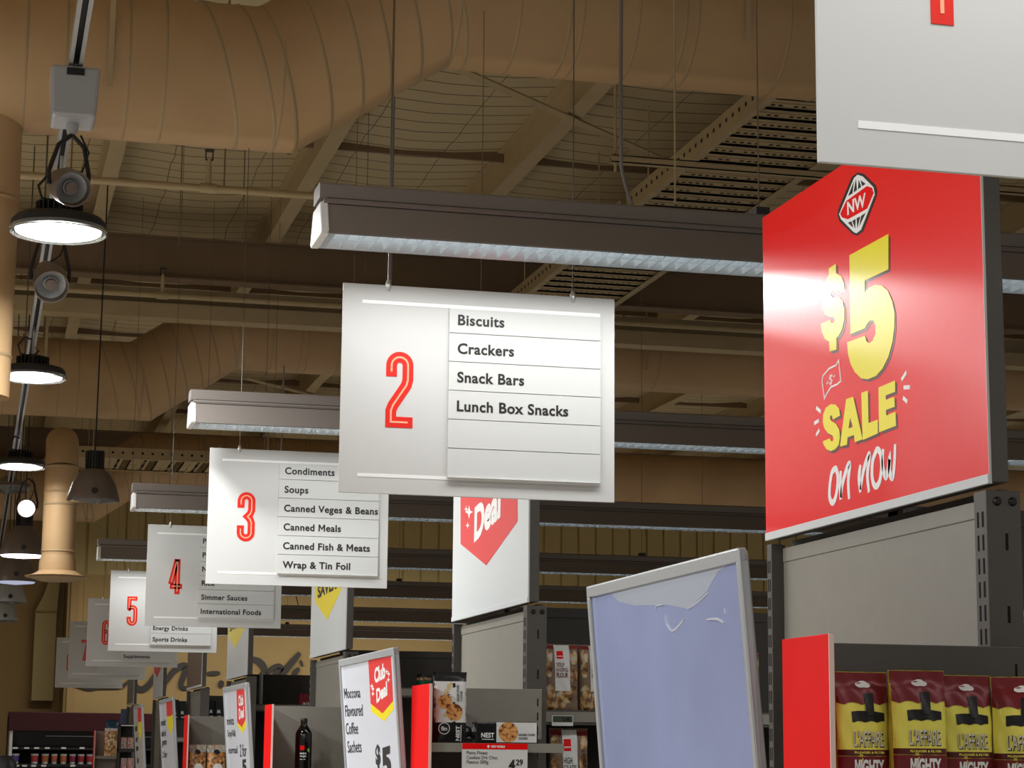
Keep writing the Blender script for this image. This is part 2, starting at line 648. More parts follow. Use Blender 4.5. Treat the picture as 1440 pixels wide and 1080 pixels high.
def air_duct(Yd, zb, Rd, label):
    """round duct across the store with a sloping offset between two mitred elbows"""
    P = ring_path(Yd, zb, Rd)
    t = thing('air_duct', label, 'duct', (P[1][0], Yd, P[1][1]), group=None)
    n = 48
    V = [Vector(p) for p in P]
    D = [(V[i+1]-V[i]).normalized() for i in range(3)]
    nrm = [Vector((-d.y, d.x)) for d in D]
    # centre line lies Rd above the underside; mitre at the corners
    def mit(i):
        mm = nrm[i]+nrm[i+1]
        return mm/(mm.length_squared/2)
    offs = [nrm[0], mit(0), mit(1), nrm[2]]
    C = [V[i]+offs[i]*Rd for i in range(4)]
    rings = []
    def ring(c, off, R):
        # off: in-plane vector whose scale is the mitred half height
        return [Vector((c.x+off.x*R*math.cos(a), Yd+R*math.sin(a), c.y+off.y*R*math.cos(a))) for a in [2*math.pi*k/n for k in range(n)]]
    mbd = MB()
    vs = [p for i in range(4) for p in ring(C[i], offs[i], Rd)]
    fs = [(i*n+k, i*n+(k+1) % n, (i+1)*n+(k+1) % n, (i+1)*n+k) for i in range(3) for k in range(n)]
    mbd.add(vs, fs)
    mbd.build('duct_shell', M_duct, t, smooth=30)
    # standing seams: rings around the sheet, tilted near the elbows
    sm = MB()
    def seam(f, seg, tilt0, w=.012):
        c = C[seg].lerp(C[seg+1], f)
        o = offs[seg].lerp(offs[seg+1], f) if tilt0 else nrm[seg]
        d = D[seg]*w
        Ri = Rd+.004
        r1, r2, r3 = ring(c-d, o, Rd-.001), ring(c, o, Ri), ring(c+d, o, Rd-.001)
        vs = r1+r2+r3
        MB().add(vs, [(i*n+k, i*n+(k+1) % n, (i+1)*n+(k+1) % n, (i+1)*n+k) for i in range(2) for k in range(n)]).build('seam', M_seam, t, smooth=60)
    L0 = (C[1]-C[0]).length
    for dist in (.0, .52, .68, .95, 1.12, 1.33, 1.62, 2.2, 2.8, 3.4):
        seam(1-dist/L0, 0, False, .009)
    for dist in (.1, .27):
        seam(1-dist/L0, 0, True, .011)
    for f in (0, .22, .42, .6, .8, 1):
        seam(f, 1, True, .011)
    L2 = (C[3]-C[2]).length
    for dist in (.1, .38, .62, .68, .95, 1.18, 1.24, 1.7, 1.95, 2.0, 2.6, 3.2, 3.8):
        seam(dist/L2, 2, False, .009)
    seam(.07/L2, 2, True, .011)
    # strap hangers to the rafters
    for x in (-2.0, .45, 3.4, 5.6):
        zc = (P[0][1] if x < 1.4 else P[3][1])
        for s in (-1, 1):
            MB().box(x-.012, x+.012, Yd+s*(Rd+.008)-.003, Yd+s*(Rd+.008)+.003, zc+Rd*.4, ZR-.02).build('hanger_strap', M_steel, t)
    return t


air_duct(9.4, 4.30, .328, 'nearest big cream round duct stepping up overhead, with curved elbow seams')
air_duct(17.9, 4.31, .328, 'second cream round duct with a raised step, behind the high bay lamps')
air_duct(26.4, 4.31, .328, 'third and farthest cream round duct, low over the far aisles')


def dropper(x, y, r, ztop, zbot, label, mouth):
    t = thing('duct_drop', label, 'duct', (x, y, zbot))
    prof = [(r, zbot+(.14 if mouth else 0)), (r, ztop-.25)]
    mbd = MB()
    mbd.lathe((x, y, 0), prof, 40)
    el = [] if not mouth else [Vector((x, y, ztop-.25))]+[Vector((x-0.0, y+.16*(1-math.cos(a)), ztop-.25+.22*math.sin(a))) for a in (.5, 1.0, 1.5)]
    if el:
        mbd.tube(el, r, 40)
    mbd.build('drop_pipe', M_duct, t, smooth=40)
    sm = MB()
    for z in (ztop-.25, ztop-.45, (ztop+zbot)/2, zbot+.18):
        MB().lathe((x, y, 0), [(r-.001, z-.012), (r+.006, z), (r-.001, z+.012)], 40).build('seam', M_seam, t, smooth=60)
    if mouth:
        MB().lathe((x, y, zbot), [(r, .15), (r*1.1, .1), (r*1.12, .03), (r*1.5, .0), (r*1.95, -.012), (r*1.9, -.02), (r*1.1, -.01), (r*.9, .05)], 40).build('diffuser_bell', M_duct, t, smooth=30)
        MB().lathe((x, y, zbot), [(.001, -.05), (r*1.0, -.05), (r*1.7, -.022), (r*1.0, -.03), (.001, -.03)], 40).build('diffuser_plate', M_seam, t, smooth=30)
    return t


pd = at(80, 812, Y=17.0)
dropper(pd.x, 17.0, .128, 4.02, pd.z+.02, 'cream vertical drop duct with round diffuser mouth beside the bell lamps', True)
pr = at(25, 320, Y=9.4)
dropper(pr.x-.14, 9.4, .14, 4.85, at(5, 560, Y=9.4).z, 'plain cream drop duct at the left edge of the ceiling', False)

# ------------------------------------------------------------------ sprinkler pipes, strut, tray
def sprinkler(Y, zc, xl, xr, heads, label, r=.021):
    t = thing('sprinkler_pipe', label, 'pipe', (xl, Y, zc))
    mb = MB().tube([(xl, Y, zc), (xr, Y, zc)], r, 14)
    for x in heads:
        mb.tube([(x-.045, Y, zc), (x+.045, Y, zc)], r+.008, 14)
    mb.build('pipe', M_steel, t, smooth=40)
    for x in heads:
        h = MB().tube([(x, Y, zc), (x, Y, zc+.13)], .016, 12).tube([(x, Y, zc+.13), (x, Y, zc+.17)], .012, 12)
        h = h.build('riser_nipple', M_steel, t, smooth=40)
        k = MB().box(x-.022, x-.016, Y-.004, Y+.004, zc+.165, zc+.215).box(x+.016, x+.022, Y-.004, Y+.004, zc+.165, zc+.215)
        k.box(x-.022, x+.022, Y-.006, Y+.006, zc+.16, zc+.168).lathe((x, Y, zc+.213), [(.001, 0), (.026, 0), (.026, .006), (.001, .006)], 12)
        k.build('sprinkler_head', M_lampb, t)
    for x in (xl+.3, (xl+xr)/2+.3):
        MB().tube([(x, Y, zc+r), (x, Y, ZR-.03)], .005, 6).build('hanger_rod', M_dsteel, t)
    return t


p = at(293, 265, Y=11.5)
sprinkler(11.5, p.z, at(20, 243, Y=11.5).x, 1.75, [p.x], 'cream sprinkler pipe under the roof, with an upright head, left of the lights')
p = at(228, 417, Y=16.4)
sprinkler(16.4, at(300, 420, Y=16.4).z, -1.0, 6.5, [p.x], 'cream sprinkler pipe running below the brown girder')
# hanging strut channel
a, b = at(858, 224, Y=10.8), at(1150, 248, Y=10.8)
t = thing('strut_channel', 'cream square strut hanging on a rod in front of the perforated trays', 'bracket', (a.x, 10.8, a.z))
sq = MB()
for (c0, c1, d0, d1) in ((0, .05, 0, .006), (0, .05, .036, .042), (0, .006, 0, .042), (.044, .05, 0, .042)):
    sq.box(a.x, a.x+3.2, 10.8-.025+c0, 10.8-.025+c1, a.z-.02+d0, a.z-.02+d1)
sq.build('channel', M_steel, t)
MB().tube([(a.x+.03, 10.8, a.z-.07), (a.x+.03, 10.8, ZR-.02)], .008, 8).build('threaded_rod', M_steel, t)


def tray(o, u, v, L, W, label, zt, pitch=.19):
    """perforated metal tray: two side channels with holes and ribbed slats between"""
    t = thing('perforated_tray', label, 'tray', o)
    for b0 in (0, W-.012):
        MB().obox(o, u, v, Z3, 0, L, b0, b0+.012, 0, .12).obox(o, u, v, Z3, 0, L, b0-(.0 if b0 else 0), b0+.05*(1 if b0 == 0 else -1), -.006, 0).build('side_channel', M_steel, t)
    h = MB()
    k = int(L/.11)
    for i in range(k):
        a = .06+i*.11
        h.obox(o, u, v, Z3, a-.012, a+.012, -.002, 0, .05, .074)
    h.build('channel_holes', M_hole, t)
    s = MB()
    hs = MB()
    i = 0
    a = .03
    while a < L-.1:
        s.obox(o, u, v, Z3, a, a+pitch*.72, .012, W-.012, .012, .024)
        s.obox(o, u, v, Z3, a, a+.012, .012, W-.012, .012, .05)
        s.obox(o, u, v, Z3, a+pitch*.30, a+pitch*.42, .012, W-.012, .006, .014)
        nn = int(W/.045)
        for j in range(1, nn):
            if (j*7+i*3) % 11 < 9:
                c = j*W/nn
                hs.obox(o, u, v, Z3, a+pitch*.52, a+pitch*.62, c-.011, c+.011, .009, .013)
        a += pitch
        i += 1
    s.build('slats', M_steel, t)
    tag(hs.build('slat_holes', M_hole, t), kind='stuff')
    for a in (.5, L-.5):
        for b in (0.0, W):
            MB().tube([o+u*a+v*b+Z3*.1, o+u*a+v*b+Z3*(ZR-.03-o.z)], .006, 6).build('hanger_rod', M_steel, t)
    return t


tray(Vector((4.13, 9.8, 5.2)), Y3, X3, 3.6, .84, 'near perforated slatted metal tray hanging under the roof, beside the red sale board', 5.2)
tray(Vector((4.13, 13.55, 5.2)), Y3, X3, 3.1, .84, 'far perforated slatted metal tray seen below the nearest linear light', 5.2)
pt = at(66, 640, Y=24.0)
tray(Vector((pt.x, 24.0, pt.z)), X3, Y3, 5.0, 1.1, 'long perforated slatted tray crossing behind the second duct', pt.z, .3)

# rods and cables that come down from the roof
def drop_line(name, x, y, ztop, zbot, r, material, label, cat='rod'):
    tag(MB().tube([(x, y, zbot), (x, y, ztop)], r, 8).build(name, material, origin=(x, y, zbot), smooth=True), label, cat)
p = at(551, 240, Y=7.4)
t = thing('hanger_rod', 'grey hanging rod behind the left end of the nearest linear light', 'rod', (p.x, 7.4, at(548, 395, Y=7.4).z))
MB().tube([(p.x, 7.4, at(548, 395, Y=7.4).z), (p.x, 7.4, at(551, 136, Y=7.4).z)], .0075, 8).build('rod', M_fix, t, smooth=True)
MB().tube([(p.x, 7.4, at(551, 137, Y=7.4).z), (p.x, 7.4, ZR-.02)], .0022, 8).build('wire', M_dsteel, t, smooth=True)
p = at(949, 200, Y=9.0)
drop_line('hanger_wire', p.x, 9.0, ZR-.03, at(950, 285, Y=9.0).z, .005, M_steel, 'thin cream hanging wire in front of the perforated tray', 'wire')
p = at(252, 330, Y=12.0)
drop_line('hanger_wire', p.x, 12.0, ZR-.03, at(252, 345, Y=12.0).z, .004, M_dsteel, 'thin dark wire with a small clip below the sprinkler pipe', 'wire')
p = at(344, 230, Y=12.4)
drop_line('hanger_wire', p.x, 12.4, ZR-.03, at(344, 343, Y=12.4).z, .004, M_dsteel, 'thin dark wire hanging left of the nearest linear light', 'wire')
# feed cables join the fixtures below them (built with the fixtures)

# ------------------------------------------------------------------ linear light fixtures
FIX_Y = [2.08, 5.60, 9.10, 12.49, 15.95, 19.10, 22.74, 26.24]
FIX_POW = [60, 0, 70, 8, 60, 8, 3, 2]
FX0, FZ = .845, 2.965
FIXLAB = ['first', 'nearest', 'second', 'third', 'fourth', 'fifth', 'sixth', 'seventh']


def fixture_mesh(L):
    def sec(mb, prof, a0, a1):
        n = len(prof)
        mb.add([(a0, y, z) for y, z in prof]+[(a1, y, z) for y, z in prof],
               [tuple(range(n)), tuple(range(n, 2*n))[::-1]]+[(i, (i+1) % n, n+(i+1) % n, n+i) for i in range(n)])
    up = MB()
    sec(up, [(-.055, .105), (-.055, .142), (-.045, .15), (.045, .15), (.055, .142), (.055, .105)], 0, L)
    rail = MB()
    sec(rail, [(-.064, .088), (-.067, .095), (-.064, .102), (.064, .102), (.067, .095), (.064, .088)], .01, L-.01)
    # flared body walls (hollow), open below
    body = MB()
    for s in (-1, 1):
        sec(body, [(s*.060, .090), (s*.094, .0), (s*.088, .0), (s*.052, .084)], .018, L-.018)
    sec(body, [(-.060, .084), (.060, .084), (.060, .09), (-.060, .09)], .018, L-.018)
    cap0, cap1 = MB(), MB()
    for mb, a0, a1 in ((cap0, 0, .022), (cap1, L-.022, L)):
        sec(mb, [(-.062, .092), (-.097, .006), (-.09, -.004), (.09, -.004), (.097, .006), (.062, .092)], a0, a1)
    groove = MB()
    sec(groove, [(-.057, .101), (-.057, .106), (.057, .106), (.057, .101)], .02, L-.02)
    sec(groove, [(-.062, .086), (-.062, .0895), (.062, .0895), (.062, .086)], .02, L-.02)
    # parabolic cross blades
    lv = MB()
    k = int(L/.0405)
    for i in range(1, k):
        a = i*L/k
        m_ = 6
        vs, fs = [], []
        for j in range(m_+1):
            q = 2*j/m_-1
            zt = .046
            vs += [(a-.0012, q*.086, .0), (a+.0012, q*.086, .0), (a+.0035, q*.082, .014), (a+.006, q*.069, zt), (a-.006, q*.069, zt), (a-.0035, q*.082, .014)]
        for j in range(m_):
            for q in range(6):
                fs.append((j*6+q, j*6+(q+1) % 6, (j+1)*6+(q+1) % 6, (j+1)*6+q))
        lv.add(vs, fs)
    for s in (-1, 1):
        sec(lv, [(s*.0845, -.002), (s*.0878, -.002), (s*.0685, .047), (s*.066, .047)], .022, L-.022)
    sec(lv, [(-.0015, .004), (.0015, .004), (.006, .046), (-.006, .046)], .022, L-.022)
    tube = MB()
    for y in (-.03, .03):
        tube.tube([(.05, y, .058), (L-.05, y, .058)], .008, 10)
    return up, rail, body, cap0, cap1, groove, lv, tube


FL = 5.4
t = thing('linear_light', 'nearest long grey linear louvre light, just above the aisle 2 sign', 'light', (FX0, FIX_Y[1], FZ), group='linear lights over the aisles')
parts = fixture_mesh(FL)
for nm, mbb, mm in zip(('spine', 'rail', 'housing', 'end_cap', 'end_cap', 'groove', 'louvre', 'tube'), parts,
                       (M_fix, M_fix, M_fix, M_cap, M_fix, M_groove, M_louv, M_tube)):
    mbb.build(nm, mm, t, local=True, bevel=.003 if nm == 'end_cap' else 0)
for x in (1.28, 4.2):
    MB().box(x-.02, x+.02, -.035, .035, .15, .175).build('hanger_clamp', M_lampb, t, local=True)
    MB().tube([(x, 0, .17), (x, 0, ZR-FZ-.03)], .0022, 6).build('hanger_wire', M_dsteel, t, local=True)
ca = [at(x, y, Y=5.6)-Vector((FX0, 5.6, FZ)) for x, y in ((874, -60), (873, 100), (873, 180), (874, 236), (880, 262), (889, 290))]
MB().tube(ca, .0055, 8).build('power_cable', M_fix, t, local=True, smooth=True)
FIXT = {1: t}
for i, y in enumerate(FIX_Y):
    if i == 1:
        continue
    lab = {0: 'linear louvre light over the aisle 1 sign', 2: 'second linear louvre light, above the aisle 3 sign', 3: 'third linear louvre light, left end above the aisle 4 sign',
           4: 'fourth linear louvre light, left end above the aisle 5 sign', 5: 'fifth linear louvre light, seen right of the aisle 3 sign',
           6: 'sixth linear louvre light, low between the header boards', 7: 'farthest linear louvre light, low behind the header boards'}[i]
    if i == 0:
        continue
    FIXT[i] = dup(t, (FX0+(1.6 if i > 4 else 0), y, FZ), label=lab, group='linear lights over the aisles')
    if i in (2, 7):
        # below a duct the wires are short and the feed runs inside the spine
        for c in list(FIXT[i].children):
            if c.name.startswith('hanger_wire'):
                c.scale.z = .70 if i == 2 else .65
            elif c.name.startswith('power_cable'):
                bpy.data.objects.remove(c)


def area(name, loc, sx, sy, power, color=(1, .97, .92), spread=180, shape='RECTANGLE', rot=(0, 0, 0)):
    l = bpy.data.lights.new(name, 'AREA')
    l.shape = shape
    l.size = sx
    l.size_y = sy
    l.energy = power
    l.color = color
    l.spread = math.radians(spread)
    o = bpy.data.objects.new(name, l)
    COL.objects.link(o)
    o.location = loc
    o.rotation_euler = rot
    return o


for y, pw in zip(FIX_Y, FIX_POW):
    pass

# ------------------------------------------------------------------ hanging aisle signs
SX0, SZ0, SW, SH = .966, 2.309, .8052, .6
SIGN_Y = [2.34, 5.86, 9.36, 12.752, 16.21, 19.357, 23.0, 26.50]
DW, DH, DS = .0785, .218, .031
_l, _r2, _h = DS/2, DW-DS/2, DS/2
_rad = (_r2-_l)/2
_cx = DW/2
_t = DH-_h


def digit(d):
    """centre lines of the condensed inline numerals"""
    top = arc(_cx, _t-_rad, _rad, 180, 0, 12)
    bot = arc(_cx, _h+_rad, _rad, 0, -180, 12)
    if d == 1:
        return [[(_cx-.022, _t-.022), (_cx-.004, _t-.004), (_cx, _t-.004)][:0] or [(_cx, DH), (_cx, 0)], [(_cx-.034, DH-.03), (_cx, DH-.012)]]
    if d == 2:
        return [[(_l, DH-.072)]+top+[(_r2, .138)]+[(_r2-.004, .122), (_l+.006, .064), (_l, .048), (_l, _h), (DW, _h)]]
    if d == 3:
        return [[(_l, DH-.07)]+top+[(_r2, .138), (_r2-.006, .122), (_r2-.018, .110), (_r2-.006, .098), (_r2, .082)]+bot+[(_l, .07)]]
    if d == 4:
        return [[(.054, 0), (.054, DH-.010)], [(.050, DH-.012), (_l, .058)], [(_l-.004, .046), (DW+.004, .046)]]
    if d == 5:
        return [[(DW-.004, _t), (_l, _t), (_l, .118)], [(_l, .128)]+arc(_cx, .138-_rad, _rad, 150, 0, 8)+bot+[(_l, .066)]]
    if d == 6:
        return [[(_r2, DH-.062)]+top[::-1]+bot[::-1]+arc(_cx, .118-_rad, _rad, 0, 160, 8)]
    if d == 7:
        return [[(0, _t), (_r2, _t), (_r2-.002, DH-.05), (_cx-.008, 0)]]
    if d == 8:
        up = arc(_cx, _t-_rad, _rad, 0, 180, 12)+[(_l, .115+_rad*.6)]+[(_l+.008, .113), (_r2-.008, .113)]+[(_r2, .115+_rad*.6)]
        lo = arc(_cx, _h+_rad, _rad, 180, 360, 12)+[(_r2, .09), (_r2-.008, .105), (_l+.008, .105), (_l, .09)]
        return [up+[up[0]], lo+[lo[0]]]


def trim_path(pts, d):
    """shorten both ends of a polyline by d (for the inline stripe)"""
    P = [Vector(p) for p in pts]
    for _ in range(2):
        rem = d
        while len(P) > 2 and (P[1]-P[0]).length < rem:
            rem -= (P[1]-P[0]).length
            P.pop(0)
        P[0] = P[0]+(P[1]-P[0]).normalized()*rem
        P.reverse()
    return P


def aisle_sign(num, Y, rows, label):
    t = thing('aisle_sign', label, 'sign', (SX0, Y, SZ0), group='hanging aisle signs')
    pl = Plane((SX0, Y, SZ0), X3, Z3)
    MB().box(SX0, SX0+SW, Y, Y+.006, SZ0, SZ0+SH).build('board', M_board, t, bevel=.0012)
    U = lambda u: u*SW
    V = lambda v: (1-v)*SH
    mb = MB().prism(pl, [(U(.07), V(.094)), (U(.945), V(.094)), (U(.945), V(.077)), (U(.07), V(.077))], 0, .0012)
    mb.build('header_line', M_line, t)
    mb = MB().prism(pl, [(U(.065), V(.922)), (U(.945), V(.922)), (U(.945), V(.906)), (U(.065), V(.906))], 0, .0008)
    mb.build('footer_line', M_line, t)
    ox, oy = U(.16), V(.683)
    mb, ml = MB(), MB()
    for pts in digit(num):
        stroke(mb, pl, [(ox+x, oy+y) for x, y in pts], DS, 0, .0012)
        q = trim_path(pts, .014)
        stroke(ml, pl, [(ox+x, oy+y) for x, y in q], .0052, .0012, .0018)
    nb = mb.build('number', M_red, t)
    ml.build('inline_stripe', M_pink, nb)
    # six slide-in plates
    rh = .139
    for k in range(6):
        va, vb = .0755+k*rh, .0755+(k+1)*rh
        p0, p1 = U(.384), U(.945)
        ip = MB()
        ip.prism(pl, [(p0, V(vb)+.0010), (p1, V(vb)+.0010), (p1, V(va)-.0012-(.011 if k == 0 else 0)), (p0, V(va)-.0012-(.011 if k == 0 else 0))], 0.001, .0065)
        ip = ip.build('insert_plate', M_plate, t)
        if k < len(rows) and rows[k]:
            tm = MB()
            text(tm, pl, rows[k], U(.415 if num < 4 else .405), V(vb-.040), .0290, off=.0073, bold=.027, space=1.07, width=None)
            tm.build('lettering', M_ink, ip)
    MB().prism(pl, [(U(.384), V(.9095)), (U(.945), V(.9095)), (U(.945), V(.9115)), (U(.384), V(.9115))], 0, .012).build('plate_ledge', M_cap, t)
    for u in (.163, .843):
        x = SX0+U(u)
        MB().lathe((x, Y+.003, SZ0+SH-.020), [(.0, 0), (.006, .003), (.0085, .014), (.0085, .026), (.005, .036), (.0, .038)], 12).build('cable_grip', M_grip, t, smooth=True)
        ztop = ZR-.03 if min(abs(Y-9.4), abs(Y-26.4)) > .34 else (4.29 if u < .5 else 4.50)
        MB().tube([(x, Y+.003, SZ0+SH+.016), (x, Y+.003, ztop)], .0018, 6).build('cable', M_cable, t)
    return t


ROWS = {1: [], 2: ['Biscuits', 'Crackers', 'Snack Bars', 'Lunch Box Snacks'],
        3: ['Condiments', 'Soups', 'Canned Veges & Beans', 'Canned Meals', 'Canned Fish & Meats', 'Wrap & Tin Foil'],
        4: ['Pasta', 'Pasta Sauce', 'Noodles', 'Rice', 'Simmer Sauces', 'International Foods'],
        5: ['', '', '', '', 'Energy Drinks', 'Sports Drinks'], 6: ['', '', '', '', '', 'Supplements'], 7: [], 8: []}
SLAB = {1: 'huge cropped white aisle sign with red 1 at the top right corner',
        2: 'white hanging aisle sign with red 2 listing Biscuits and Crackers',
        3: 'white hanging aisle sign with red 3 listing Condiments and Soups',
        4: 'dim grey hanging aisle sign with red 4 listing Simmer Sauces',
        5: 'bright white hanging aisle sign with red 5 listing Sports Drinks',
        6: 'dark grey hanging aisle sign with red 6 reading Supplements',
        7: 'dark grey hanging aisle sign with red 7, no listing visible',
        8: 'farthest dark aisle sign, mostly hidden behind the one numbered 7'}
for i, y in enumerate(SIGN_Y):
    aisle_sign(i+1, y, ROWS[i+1], SLAB[i+1])

# ------------------------------------------------------------------ lighting rail, lamps
RX, RZ = .24, 3.92
t = thing('lighting_rail', 'long grey strut rail carrying the high bay lamps along the walkway', 'rail', (RX, 2.0, RZ))
MB().box(RX-.024, RX-.019, 1, 27, RZ, RZ+.035).box(RX+.019, RX+.024, 1, 27, RZ, RZ+.035).box(RX-.024, RX-.010, 1, 27, RZ-.002, RZ+.002).box(RX+.010, RX+.024, 1, 27, RZ-.002, RZ+.002).build('channel', M_alu, t)
MB().box(RX-.019, RX+.019, 1, 27, RZ+.028, RZ+.034).build('channel_back', M_dark, t)
for y in (4, 7, 11, 15, 19, 23):
    MB().tube([(RX, y, RZ+.03), (RX, y, ZR-.03)], .005, 6).build('hanger_rod', M_cable, t)


def high_bay(loc, label, R=.185):
    t = thing('high_bay_lamp', label, 'lamp', loc, group='high bay lamps')
    MB().lathe((0, 0, 0), [(R*.90, .004), (R*.96, .0), (R, .012), (R, .034), (R*.93, .05), (R*.6, .062), (R*.45, .066), (.001, .066)], 48).build('housing', M_lampb, t, local=True, smooth=30)
    MB().lathe((0, 0, 0), [(R*.90, .004), (R*.9, -.004), (R*.8, -.010), (.001, -.012)], 48).build('lens', M_led, t, local=True, smooth=30)
    MB().lathe((0, 0, 0), [(R*1.0, .012), (R*1.035, .004), (R*1.035, -.008), (R*1.01, -.012), (R*.985, 0)], 48).build('rim', M_clear, t, local=True, smooth=30)
    hs = MB()
    for k in range(24):
        a = 2*math.pi*k/24
        u = Vector((math.cos(a), math.sin(a), 0))
        v = Vector((-math.sin(a), math.cos(a), 0))
        hs.obox(Vector((0, 0, .062)), u, v, Z3, .03, .092, -.003, .003, 0, .05)
    hs.lathe((0, 0, 0), [(.001, .064), (.06, .064), (.06, .105), (.04, .125), (.001, .125)], 24)
    hs.build('heat_sink', M_lampb, t, local=True)
    top = RZ-loc[2]
    MB().tube([(0, 0, .12), (0, 0, top)], .007, 8).build('hook_rod', M_alu, t, local=True)
    c = [(0.02, 0, .11), (-.07, 0, .13), (-.085, 0, .18), (-.05, 0, .225), (-.01, 0, .215)]
    MB().tube(c, .006, 8).build('flex_cable', M_lampb, t, local=True, smooth=True)
    MB().tube([(0, 0, .12), (.03, 0, .15), (0, 0, .18), (-.03, 0, .15), (0, 0, .12)], .006, 8).build('hook', M_lampb, t, local=True)
    return t


LAMPS = []
for (x, y, Y, lab) in ((82, 325, 8.4, 'largest lit high bay disc lamp, hanging from the rail at left'),
                       (45, 530, 12.15, 'second lit high bay disc lamp along the rail, over the second duct'),
                       (28, 656, 16.4, 'third lit high bay disc lamp along the rail, at left edge')):
    p = at(x, y, Y=Y)
    LAMPS.append(Vector((p.x, Y, p.z)))
    if len(LAMPS) == 1:
        hb = high_bay(LAMPS[0], lab)
    else:
        dup(hb, LAMPS[-1], label=lab, group='high bay lamps')

# unlit clear high bay lens past the third lamp
p = at(12, 687, Y=19.5)
t = thing('high_bay_lamp', 'unlit high bay lamp with clear shiny lens, below the third lit lamp', 'lamp', p)
MB().lathe((0, 0, 0), [(.19, 0), (.2, .012), (.19, .04), (.1, .07), (.05, .11), (.001, .11)], 36).build('housing', M_lampg, t, local=True, smooth=30)
MB().lathe((0, 0, 0), [(.19, 0), (.17, -.03), (.001, -.045)], 36).build('lens', M_clear, t, local=True, smooth=30)
MB().tube([(0, 0, .1), (0, 0, RZ-p.z)], .006, 8).build('hook_rod', M_alu, t, local=True)


def track_spot(base, aim, label, rr=.062, lit=None, box=True):
    """driver box on the rail with a can spot hung in a wire yoke"""
    t = thing('track_spot', label, 'spotlight', base, group='track spots on the rail')
    loc = Vector(base)
    hc = Vector((0.0, -.01, -.30))
    if box:
        b = MB().box(-.085, .085, -.10, .10, -.19, -.01)
        b.v = [Vector((p.x*(1-.12*(p.z < -.1)), p.y*(1-.12*(p.z < -.1)), p.z)) for p in b.v]
        b.build('driver_box', M_alu, t, local=True, bevel=.012)
        MB().box(-.03, .03, -.103, -.10, -.045, -.02).build('vent', M_lampb, t, local=True)
        MB().lathe((0, 0, -.23), [(.001, 0), (.018, .005), (.022, .03), (.022, .05)], 16).build('swivel', M_alu, t, local=True, smooth=30)
        hc = Vector((-.005, -.02, -.42))
    d = Vector(aim).normalized()
    side = d.cross(Z3).normalized()
    topz = Vector((0, 0, -.23 if box else -.05))
    for s in (-1, 1):
        MB().tube([topz, topz+side*s*.045+Vector((0, 0, -.04)), hc+side*s*(rr+.008)+Vector((0, 0, .05)), hc+side*s*(rr+.006)], .008, 8).build('yoke_arm', M_lampb, t, local=True, smooth=True)
    can = MB().lathe(hc, [(.001, -.16), (.03, -.16), (.045, -.13), (rr*.86, -.06), (rr, -.03), (rr, .07), (rr*.93, .07), (rr*.85, .02), (rr*.5, .0)], 32, d)
    can.build('can', M_lampg, t, local=True, smooth=30)
    MB().lathe(hc, [(rr*.86, .04), (rr*.6, .025), (rr*.42, .012), (rr*.40, .03), (.001, .034)], 32, d).build('reflector', lit or M_alu, t, local=True, smooth=30)
    MB().lathe(hc, [(rr*.36, .034), (rr*.34, .048), (.001, .05)], 24, d).build('bulb_cap', lit or M_lampg, t, local=True, smooth=30)
    MB().tube([topz+Vector((.03, 0, 0)), topz+Vector((.06, 0, -.06)), topz+Vector((.04, 0, -.13)), hc-d*.1+Vector((0, 0, .04))], .004, 6).build('flex_cable', M_lampb, t, local=True, smooth=True)
    return t


p = at(101, 95, Y=7.285)
track_spot((RX, 7.285, RZ), (.22, -.9, -.34), 'unlit grey track spot under its driver box, above the largest lamp')
track_spot((RX, 9.3, RZ-.02), (.1, -.75, -.5), 'unlit grey track spot just below the largest lit lamp', rr=.075, box=False)
p = at(38, 715, Y=17.8)
track_spot(p+Vector((0, .01, .30)), (-.10, -1, -.12), 'small lit track spot glowing pinkish white below the third lamp', rr=.075, lit=M_spotlit, box=False)


def bell_lamp(p, R, H, label, lens, material=M_lampg):
    """bell shaped aluminium reflector under a finned gear box; p is the centre of its rim"""
    t = thing('bell_lamp', label, 'lamp', p, group='bell reflector lamps')
    MB().lathe((0, 0, 0), [(R*1.02, -.004), (R*1.02, .006), (R*.96, H*.2), (R*.83, H*.55), (R*.62, H*.85), (R*.44, H), (R*.40, H*.99), (R*.58, H*.82), (R*.80, H*.5), (R*.94, .02), (R*1.0, -.004)], 40).build('reflector', material, t, local=True, smooth=30)
    MB().lathe((0, 0, 0), [(R*.97, .008), (R*.9, -.012), (.001, -.03)], 40).build('lens', lens, t, local=True, smooth=30)
    gb = MB()
    n = 20
    for k in range(n):
        a = 2*math.pi*k/n
        u = Vector((math.cos(a), math.sin(a), 0))
        v = Vector((-u.y, u.x, 0))
        gb.obox(Vector((0, 0, H)), u, v, Z3, 0, R*.37, -.005, .005, 0, H*.62)
    gb.lathe((0, 0, H), [(.001, 0), (R*.32, 0), (R*.32, H*.6), (.001, H*.6)], 20)
    gb.build('gear_box', M_lampb if material is M_lampg else material, t, local=True)
    MB().lathe((0, -R*.93, H*.22), [(.001, -.004), (.022, -.004), (.022, .012), (.001, .012)], 16, -Y3).build('clip', M_lampb, t, local=True)
    MB().tube([(0, 0, H*1.6), (0, 0, H*1.85), (.01, 0, ZR-.05-p.z)], .006, 6).build('hanger_cable', M_lampb, t, local=True)
    return t


